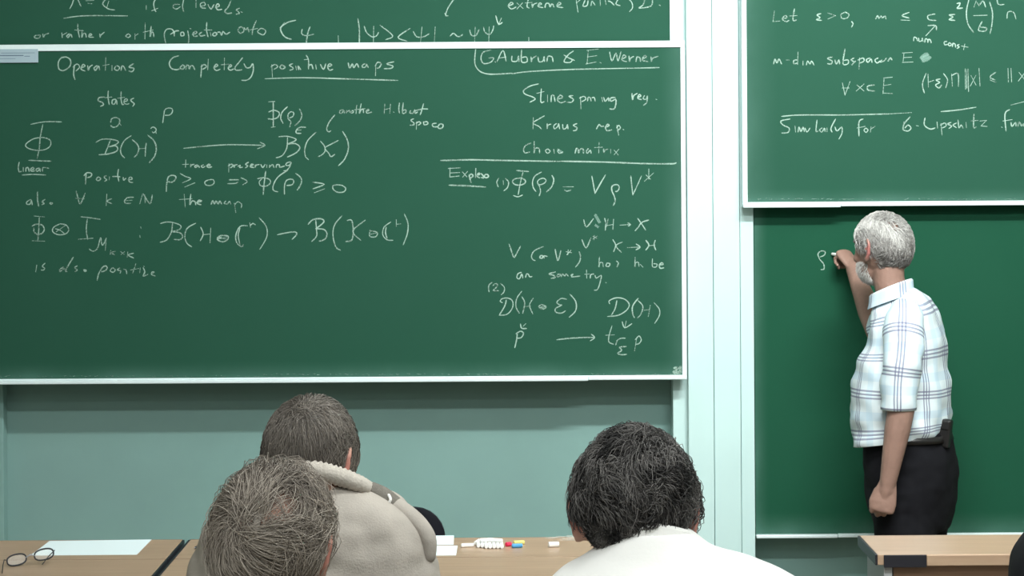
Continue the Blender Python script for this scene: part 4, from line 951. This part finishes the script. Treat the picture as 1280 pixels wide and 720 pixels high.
# folded shirt collar
def collar(name, m, parent, Cn, rx, ry, yaw, tilt_f, tilt_s, h, open_deg=0, thick=0.003, flare=0.012, uvw=None):
    bm = bmesh.new(); n = 40; lay = bm.loops.layers.uv.verify(); rows = []
    y = math.radians(yaw); sd = Vector((math.cos(y), math.sin(y), 0)); fc = Vector((-math.sin(y), math.cos(y), 0))
    prof = [(0.000, -h*0.15), (-0.001, h*0.45), (0.0015, h*0.55), (0.006, h*0.45), (flare, -h*0.1), (flare + 0.004, -h*0.5), (flare + 0.001, -h*0.5), (0.003, -h*0.15)]
    o0 = math.radians(90 + open_deg/2); span = math.radians(360 - open_deg)
    for i in range(n + 1):
        t = o0 + span * i / n; c_, s_ = math.cos(t), math.sin(t); R = []
        for dr, dz in prof:
            p = Cn + sd*(rx + dr)*c_ + fc*(ry + dr)*s_ + Vector((0, 0, dz))
            p.z += tilt_f*ry*s_ + tilt_s*rx*c_; R.append(bm.verts.new(p))
        rows.append(R)
    for i in range(n):
        for j in range(len(prof)):
            k = (j + 1) % len(prof); f = bm.faces.new((rows[i][j], rows[i+1][j], rows[i+1][k], rows[i][k]))
            for l, (a, b) in zip(f.loops, ((i, j), (i+1, j), (i+1, j+1), (i, j+1))): l[lay].uv = (a * 0.011, b * 0.009 + 0.30)
    bm.faces.new(rows[0]); bm.faces.new(rows[-1][::-1])
    return fin(name, bm, m, parent, False)
Cn = P(815, 683, yP3 - 0.035)
collar('shirt_collar', M['white_cotton'], P3, Cn, 0.060, 0.060, -4, -0.30, -0.12, 0.046, 40)

# sliver of a man in a black jacket at the right edge
P4, MH4, R4 = seated('shoulder of a seated person in a black jacket, cut off at the lower right edge', (1452, 520), yP3, 0, 8, 0,
    ('jacket', M['dark_jacket'], 0.006), M['jeans'],
    [(612, 1452, 46, 0.06, 0.02), (620, 1452, 90, 0.085, 0.02), (640, 1452, 150, 0.10, 0.01), (672, 1452, 186, 0.118, 0.0), (730, 1452, 200, 0.125, 0.0), (860, 1452, 192, 0.13, 0), (1060, 1452, 165, 0.125, 0), (1240, 1452, 160, 0.13, 0)],
    (1452, 640), dict(m=h_dark, whorl=(0.05, -0.55, 0.9), n=600, thick=0.018, L=0.05, grav=0.7, amp=0.5, freq=3, seed=31, low=-0.72, r0=0.0014), M['skin'], 5.3, brow=h_dark,
    chair_label='plywood chair under the person in the black jacket')

# ------------------------------------------------------------------ the lecturer
def plaid_material():
    m = bpy.data.materials.new('plaid_cotton'); m.use_nodes = True; nt = m.node_tree
    b = nt.nodes['Principled BSDF']; b.inputs['Roughness'].default_value = 0.85; b.inputs['Specular IOR Level'].default_value = 0.15
    uv = nn(nt, 'ShaderNodeUVMap'); sp = nn(nt, 'ShaderNodeSeparateXYZ'); nt.links.new(uv.outputs[0], sp.inputs[0])
    def line(coord, per, c, w):
        f = math_node(nt, 'FRACT', math_node(nt, 'DIVIDE', coord, per))
        d = math_node(nt, 'ABSOLUTE', math_node(nt, 'SUBTRACT', f, c))
        return math_node(nt, 'LESS_THAN', d, w)
    def group(coord, per, cs, w):
        r = None
        for c in cs:
            l = line(coord, per, c, w); r = l if r is None else math_node(nt, 'MAXIMUM', r, l)
        return r
    base = srgb(216, 227, 232)
    gu = group(sp.outputs[0], 0.135, (0.20, 0.28, 0.36), 0.020); gv = group(sp.outputs[1], 0.125, (0.20, 0.29, 0.38), 0.022)
    bu = group(sp.outputs[0], 0.135, (0.74,), 0.10); bv = group(sp.outputs[1], 0.125, (0.74,), 0.11)
    def mixc(fac, a, c, k=1.0):
        mx = nn(nt, 'ShaderNodeMix'); mx.data_type = 'RGBA'
        f = math_node(nt, 'MULTIPLY', fac, k); nt.links.new(f, mx.inputs[0])
        if hasattr(a, 'is_output') or not isinstance(a, tuple): nt.links.new(a, mx.inputs[6])
        else: mx.inputs[6].default_value = a
        mx.inputs[7].default_value = c; return mx.outputs[2]
    c = mixc(bu, base, srgb(172, 204, 222), 0.35); c = mixc(bv, c, srgb(168, 200, 222), 0.35)
    c = mixc(gu, c, srgb(96, 98, 128), 0.72); c = mixc(gv, c, srgb(104, 104, 132), 0.72)
    nt.links.new(c, b.inputs['Base Color']); return m
M['plaid'] = plaid_material()
M['trousers_black'] = mat('black_trousers', srgb(20, 20, 24), 0.9, 0.15, 0.15, 20)
M['leather'] = mat('black_leather', srgb(24, 22, 22), 0.4, 0.5)

yL = -0.50; s = SC(yL)
LY = 66.0                                    # torso turned towards the left
lec = empty('person', (P(1138, 600, yL).x, yL, 0), 'standing grey-haired lecturer in pale plaid shirt and black trousers, writing on the board', 'person')
yr = math.radians(LY); SIDE = Vector((math.cos(yr), math.sin(yr), 0)); FACE = Vector((-math.sin(yr), math.cos(yr), 0))
Hc = P(1104, 307, yL + 0.02); MHL = head_matrix(Hc, 41, 3, 4)
NKL = P(1122, 384, yL)
# torso rings from the outline (photo rows), width given, depth solved
def lring(py, l, r, w, tf=0.0, ts=0.0, oy=0.0):
    S_ = (r - l) * 0.5 * s; cs, sn = math.cos(math.radians(90 - LY)), math.sin(math.radians(90 - LY))
    dp = math.sqrt(max((S_*S_ - w*w*sn*sn), 0.003)) / cs
    c = P((l + r) / 2, py, yL + oy); return ((c.x, c.y, c.z), w, dp, LY, tf, ts)
shirt_rings = [
 lring(371, 1093, 1141, 0.056, -0.5, 0.0),
 lring(376, 1090, 1150, 0.075, -0.45, 0.0),
 lring(386, 1088, 1165, 0.125, -0.35, 0.05),
 lring(402, 1086, 1177, 0.170, -0.2, 0.05),
 lring(430, 1079, 1184, 0.190, -0.1, 0.03),
 lring(460, 1069, 1186, 0.195, 0.0, 0.0),
 lring(490, 1064, 1188, 0.195, 0.0, 0.0),
 lring(520, 1064, 1189, 0.192, -0.05, 0.0),
 lring(540, 1066, 1187, 0.190, -0.13, 0.0),
 lring(549, 1068, 1184, 0.187, -0.16, 0.0)]
shirt_rings = [shirt_rings[i] for i in range(len(shirt_rings))]
bm = bmesh.new(); Lr, Dt = add_loft_rings(bm, shirt_rings, 64, 2.25, 6)
for i, R in enumerate(Lr):
    for j, p in enumerate(R):
        c = Vector(Dt[i][:3]); o_ = (p - c); o_.z = 0; o_.normalize()
        zz = p.z; k = min(1, i / 10)
        fold = mnoise.noise(Vector((p.x*7, p.y*7, zz*16 + p.x*9))) * 0.009 + mnoise.noise(Vector((p.x*16+5, p.y*16, zz*22 - p.x*14))) * 0.006
        if zz < 1.08: fold += 0.004 * math.sin(zz*70 + p.x*25 + p.y*30) * (1.08 - zz) / 0.14
        p += o_ * fold * k
zs = [Dt[i][2] for i in range(len(Lr))]
add_loft(bm, Lr, caps=False, uv=lambda a, b: (b/64*1.12, zs[min(a, len(zs)-1)]))
# bottom hem turned in
# sleeves
def sleeve(path, rad, n=32, fl=1.0, seed=0):
    pts = catmull([Vector(p) for p in path], 6)
    rr = np.interp(np.linspace(0, 1, len(pts)), np.linspace(0, 1, len(rad)), rad); a = None; rings = []; acc = 0; us = []
    for i, p in enumerate(pts):
        d = (pts[min(i+1, len(pts)-1)] - pts[max(i-1, 0)]).normalized()
        if a is None: a = frame_of(d)[0]
        a = (a - d*a.dot(d)).normalized(); b = d.cross(a)
        if i: acc += (pts[i] - pts[i-1]).length
        us.append(acc)
        R = []
        for j in range(n):
            t = 2*math.pi*j/n; q = p + (a*math.cos(t) + b*math.sin(t)*fl)*rr[i]
            q += (q - p).normalized() * (mnoise.noise(Vector((q.x*11 + seed, q.y*11, q.z*22 + q.x*10))) * 0.011)
            R.append(q)
        rings.append(R)
    # hem thickness: turn back inside
    rings.append([pts[-1] + (q - pts[-1])*0.93 for q in rings[-1]]); us.append(acc + 0.002)
    rings.append([pts[-3] + (q - pts[-3])*0.88 for q in rings[-4]]); us.append(acc - 0.02)
    add_loft(bm, rings, caps=False, uv=lambda a_, b_: (b_/n*0.40, 0.05 + us[min(a_, len(us)-1)]))
SHL = P(1134, 404, yL - 0.165)        # left shoulder, nearer the room
SHR = P(1128, 398, yL + 0.13)
sleeve([SHL + Vector((-0.005, 0.045, 0.045)), SHL + Vector((-0.01, -0.005, 0.01)), P(1129, 440, yL - 0.215), P(1125, 478, yL - 0.225), P(1124.5, 512, yL - 0.225)], [0.042, 0.062, 0.064, 0.061, 0.058])
ELR = P(1096, 414, yL + 0.26)
sleeve([SHR + Vector((-0.02, -0.05, 0.02)), SHR, SHR.lerp(ELR, 0.5), SHR.lerp(ELR, 0.85)], [0.045, 0.062, 0.060, 0.056], seed=4)
shirt = fin('shirt', bm, M['plaid'], lec, True)
sol = shirt.modifiers.new('thickness', 'SOLIDIFY'); sol.thickness = 0.0015; sol.offset = -1
collar('shirt_collar', M['plaid'], lec, P(1114, 368, yL - 0.004), 0.064, 0.066, LY - 8, -0.42, 0.06, 0.046, 30, flare=0.008)

# body
ELL = P(1127, 508, yL - 0.235); WRL = P(1110, 603, yL - 0.225)
WRR = P(1067, 336, yL + 0.44)
bm = bmesh.new(); add_head(bm, MHL, NKL, 0.053)
add_tube(bm, [NKL, P(1130, 420, yL), P(1128, 500, yL), P(1138, 570, yL)], [0.07, 0.11, 0.12, 0.12], 20)
add_tube(bm, [P(1128, 415, yL), SHL + Vector((0, 0.02, -0.02)), P(1129, 455, yL - 0.22), ELL, ELL.lerp(WRL, 0.3), WRL], [0.06, 0.050, 0.046, 0.044, 0.042, 0.027], 16)
hd = (WRL - ELL).normalized()
add_hand(bm, WRL + hd*0.006, (hd + Vector((-0.06, 0, 0))), (0.20, 1, 0), (-1, 0.20, 0), ((52, 62, 40), (50, 66, 42), (48, 70, 44), (50, 72, 44)), thumb=(0.95, 0.22, -0.10, 0.96, -0.22, 0.0), k=1.04)
add_tube(bm, [P(1126, 415, yL + 0.02), SHR, ELR, ELR.lerp(WRR, 0.3), WRR], [0.06, 0.050, 0.043, 0.041, 0.027], 16)
# writing hand: knuckles up, fingers pinching the chalk at the board
CT = P(1040.5, 317.5, yD - 0.002)             # chalk tip
hdir = (P(1050, 309, yL + 0.50) - WRR).normalized()
add_hand(bm, WRR, hdir, (CT - WRR) + Vector((-0.02, 0, -0.03)), (-0.25, 0.75, 0.25), ((62, 48, 22), (66, 58, 30), (70, 72, 35), (72, 78, 40)), thumb=(0.75, 0.25, 0.65, 0.35, -0.05, 0.9), k=0.92)
for k in (-1, 1):
    hp = P(1138, 580, yL) + SIDE*(0.085*k)
    add_tube(bm, [hp + Vector((0, 0, 0.03)), Vector((hp.x, hp.y, 0.45)), Vector((hp.x, hp.y, 0.08))], [0.075, 0.05, 0.035], 12)
remesh('body', bm, 0.0042, M['skin_dark'], lec, 2, flush=[MHL @ Vector((k*0.086, -0.010, -0.018)) for k in (-1, 1)])
face_parts(lec, MHL, h_white)
# reddish ear overlay is the skin itself; trimmed beard
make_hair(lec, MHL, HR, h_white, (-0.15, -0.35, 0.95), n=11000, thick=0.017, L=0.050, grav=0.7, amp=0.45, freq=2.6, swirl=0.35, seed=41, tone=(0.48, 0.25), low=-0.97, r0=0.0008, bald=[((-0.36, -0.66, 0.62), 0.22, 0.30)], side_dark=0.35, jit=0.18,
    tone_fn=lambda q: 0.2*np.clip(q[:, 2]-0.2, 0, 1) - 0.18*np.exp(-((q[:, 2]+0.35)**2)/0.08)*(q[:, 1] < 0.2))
def beard():
    bm = bmesh.new(); rg = random.Random(8)
    for i in range(4200):
        v = Vector((rg.gauss(0, 1), rg.gauss(0, 1), rg.gauss(0, 1))).normalized()
        if v.z > 0.25 or v.y < -0.35 or (v.z > -0.35 and v.y > 0.75): continue
        p = MHL @ Vector((v.x*0.0555, 0.040 + v.y*0.0545, -0.066 + v.z*0.0565)); d = (MHL.to_3x3() @ (v*0.5 + Vector((0, 0, -0.7)))).normalized()
        q = p + d * rg.uniform(0.007, 0.014); u, v = frame_of(d); w = 0.0011
        tri = [bm.verts.new(p + (u*math.cos(t) + v*math.sin(t))*w) for t in (0, 2.09, 4.19)]; tip = bm.verts.new(q)
        for j in range(3): bm.faces.new((tri[j], tri[(j+1) % 3], tip))
    o = fin('beard', bm, h_white, lec)
    at = o.data.attributes.new('tone', 'FLOAT', 'POINT'); at.data.foreach_set('value', [rg.uniform(0.4, 0.85) for _ in o.data.vertices])
    o['label'] = 'short grey beard'
beard()

# trousers
bm = bmesh.new()
tr = [lring(536, 1078, 1187, 0.165), lring(552, 1080, 1191, 0.172), lring(575, 1080, 1197, 0.180), lring(605, 1082, 1198, 0.182), lring(640, 1088, 1194, 0.172), lring(660, 1096, 1186, 0.120)]
Lt, _ = add_loft_rings(bm, tr, 32, 2.3, 3); add_loft(bm, Lt)
for k in (-1, 1):
    hp = P(1140, 600, yL) + SIDE*(0.088*k)
    add_tube(bm, [hp + Vector((0, 0, -0.02)), hp + Vector((0, 0, -0.16)), Vector((hp.x, hp.y, 0.47)), Vector((hp.x + 0.01, hp.y, 0.10))], [0.108, 0.100, 0.076, 0.066], 20)
remesh('trousers', bm, 0.007, M['trousers_black'], lec, 4, 0.5, wrinkle(0.007, 10, (1, 1, 1.5)))
for k in (-1, 1):
    hp = P(1140, 600, yL) + SIDE*(0.088*k); bm = bmesh.new(); add_shoe(bm, (hp.x, hp.y), FACE, 1.1); fin('shoe', bm, M['shoe'], lec, True)
# belt
bm = bmesh.new(); rr_ = [lring(541, 1076, 1190, 0.172), lring(549, 1077, 1192, 0.176)]
Lb, _ = add_loft_rings(bm, rr_, 48, 2.3, 2)
inner = [[p.lerp(Vector(rr_[0][0]), 0.05) for p in R] for R in Lb[::-1]]
for q in inner:
    for p in q: p.z = p.z
zt_, zb_ = Lb[0][0].z, Lb[-1][0].z
rows = [R for R in Lb] + [[Vector((p.x*0.96 + rr_[0][0][0]*0.04, p.y*0.96 + rr_[0][0][1]*0.04, zb_)) for p in Lb[-1]], [Vector((p.x*0.96 + rr_[0][0][0]*0.04, p.y*0.96 + rr_[0][0][1]*0.04, zt_)) for p in Lb[0]], Lb[0]]
add_loft(bm, rows, caps=False); bmesh.ops.remove_doubles(bm, verts=bm.verts, dist=1e-6)
fin('belt', bm, M['leather'], lec, True)
# phone pouch on the belt at his back
pc = P(1179, 541, yL - 0.10)
ph = empty('phone_pouch', tuple(pc), None, None); ph.parent = lec; ph.location = pc - lec.location
def pouch_box(name, w, d, h, m, off=(0, 0, 0), bev=0.006):
    bm = bmesh.new(); add_box(bm, -w/2, w/2, -d/2, d/2, -h/2, h/2, bev, 3)
    T = Matrix.Translation(pc + Vector(off)) @ Matrix.Rotation(math.radians(-28), 4, 'Z') @ Matrix.Rotation(math.radians(8), 4, 'Y')
    bmesh.ops.transform(bm, matrix=T, verts=bm.verts); return fin(name, bm, m, ph)
pouch_box('pouch_body', 0.052, 0.030, 0.092, M['leather']); pouch_box('pouch_flap', 0.054, 0.034, 0.034, M['leather'], (0, -0.001, 0.028))

# chalk held at the board
bm = bmesh.new(); b0 = P(1046.5, 318.5, yD - 0.040); add_tube(bm, [CT + Vector((0, -0.004, 0)), b0], [0.0052, 0.0056], 12)
ck = fin('chalk_stick', bm, CW, None, True); tag(ck, 'white chalk held in the writing hand of the lecturer, touching the board', 'chalk')

bpy.context.view_layer.update()
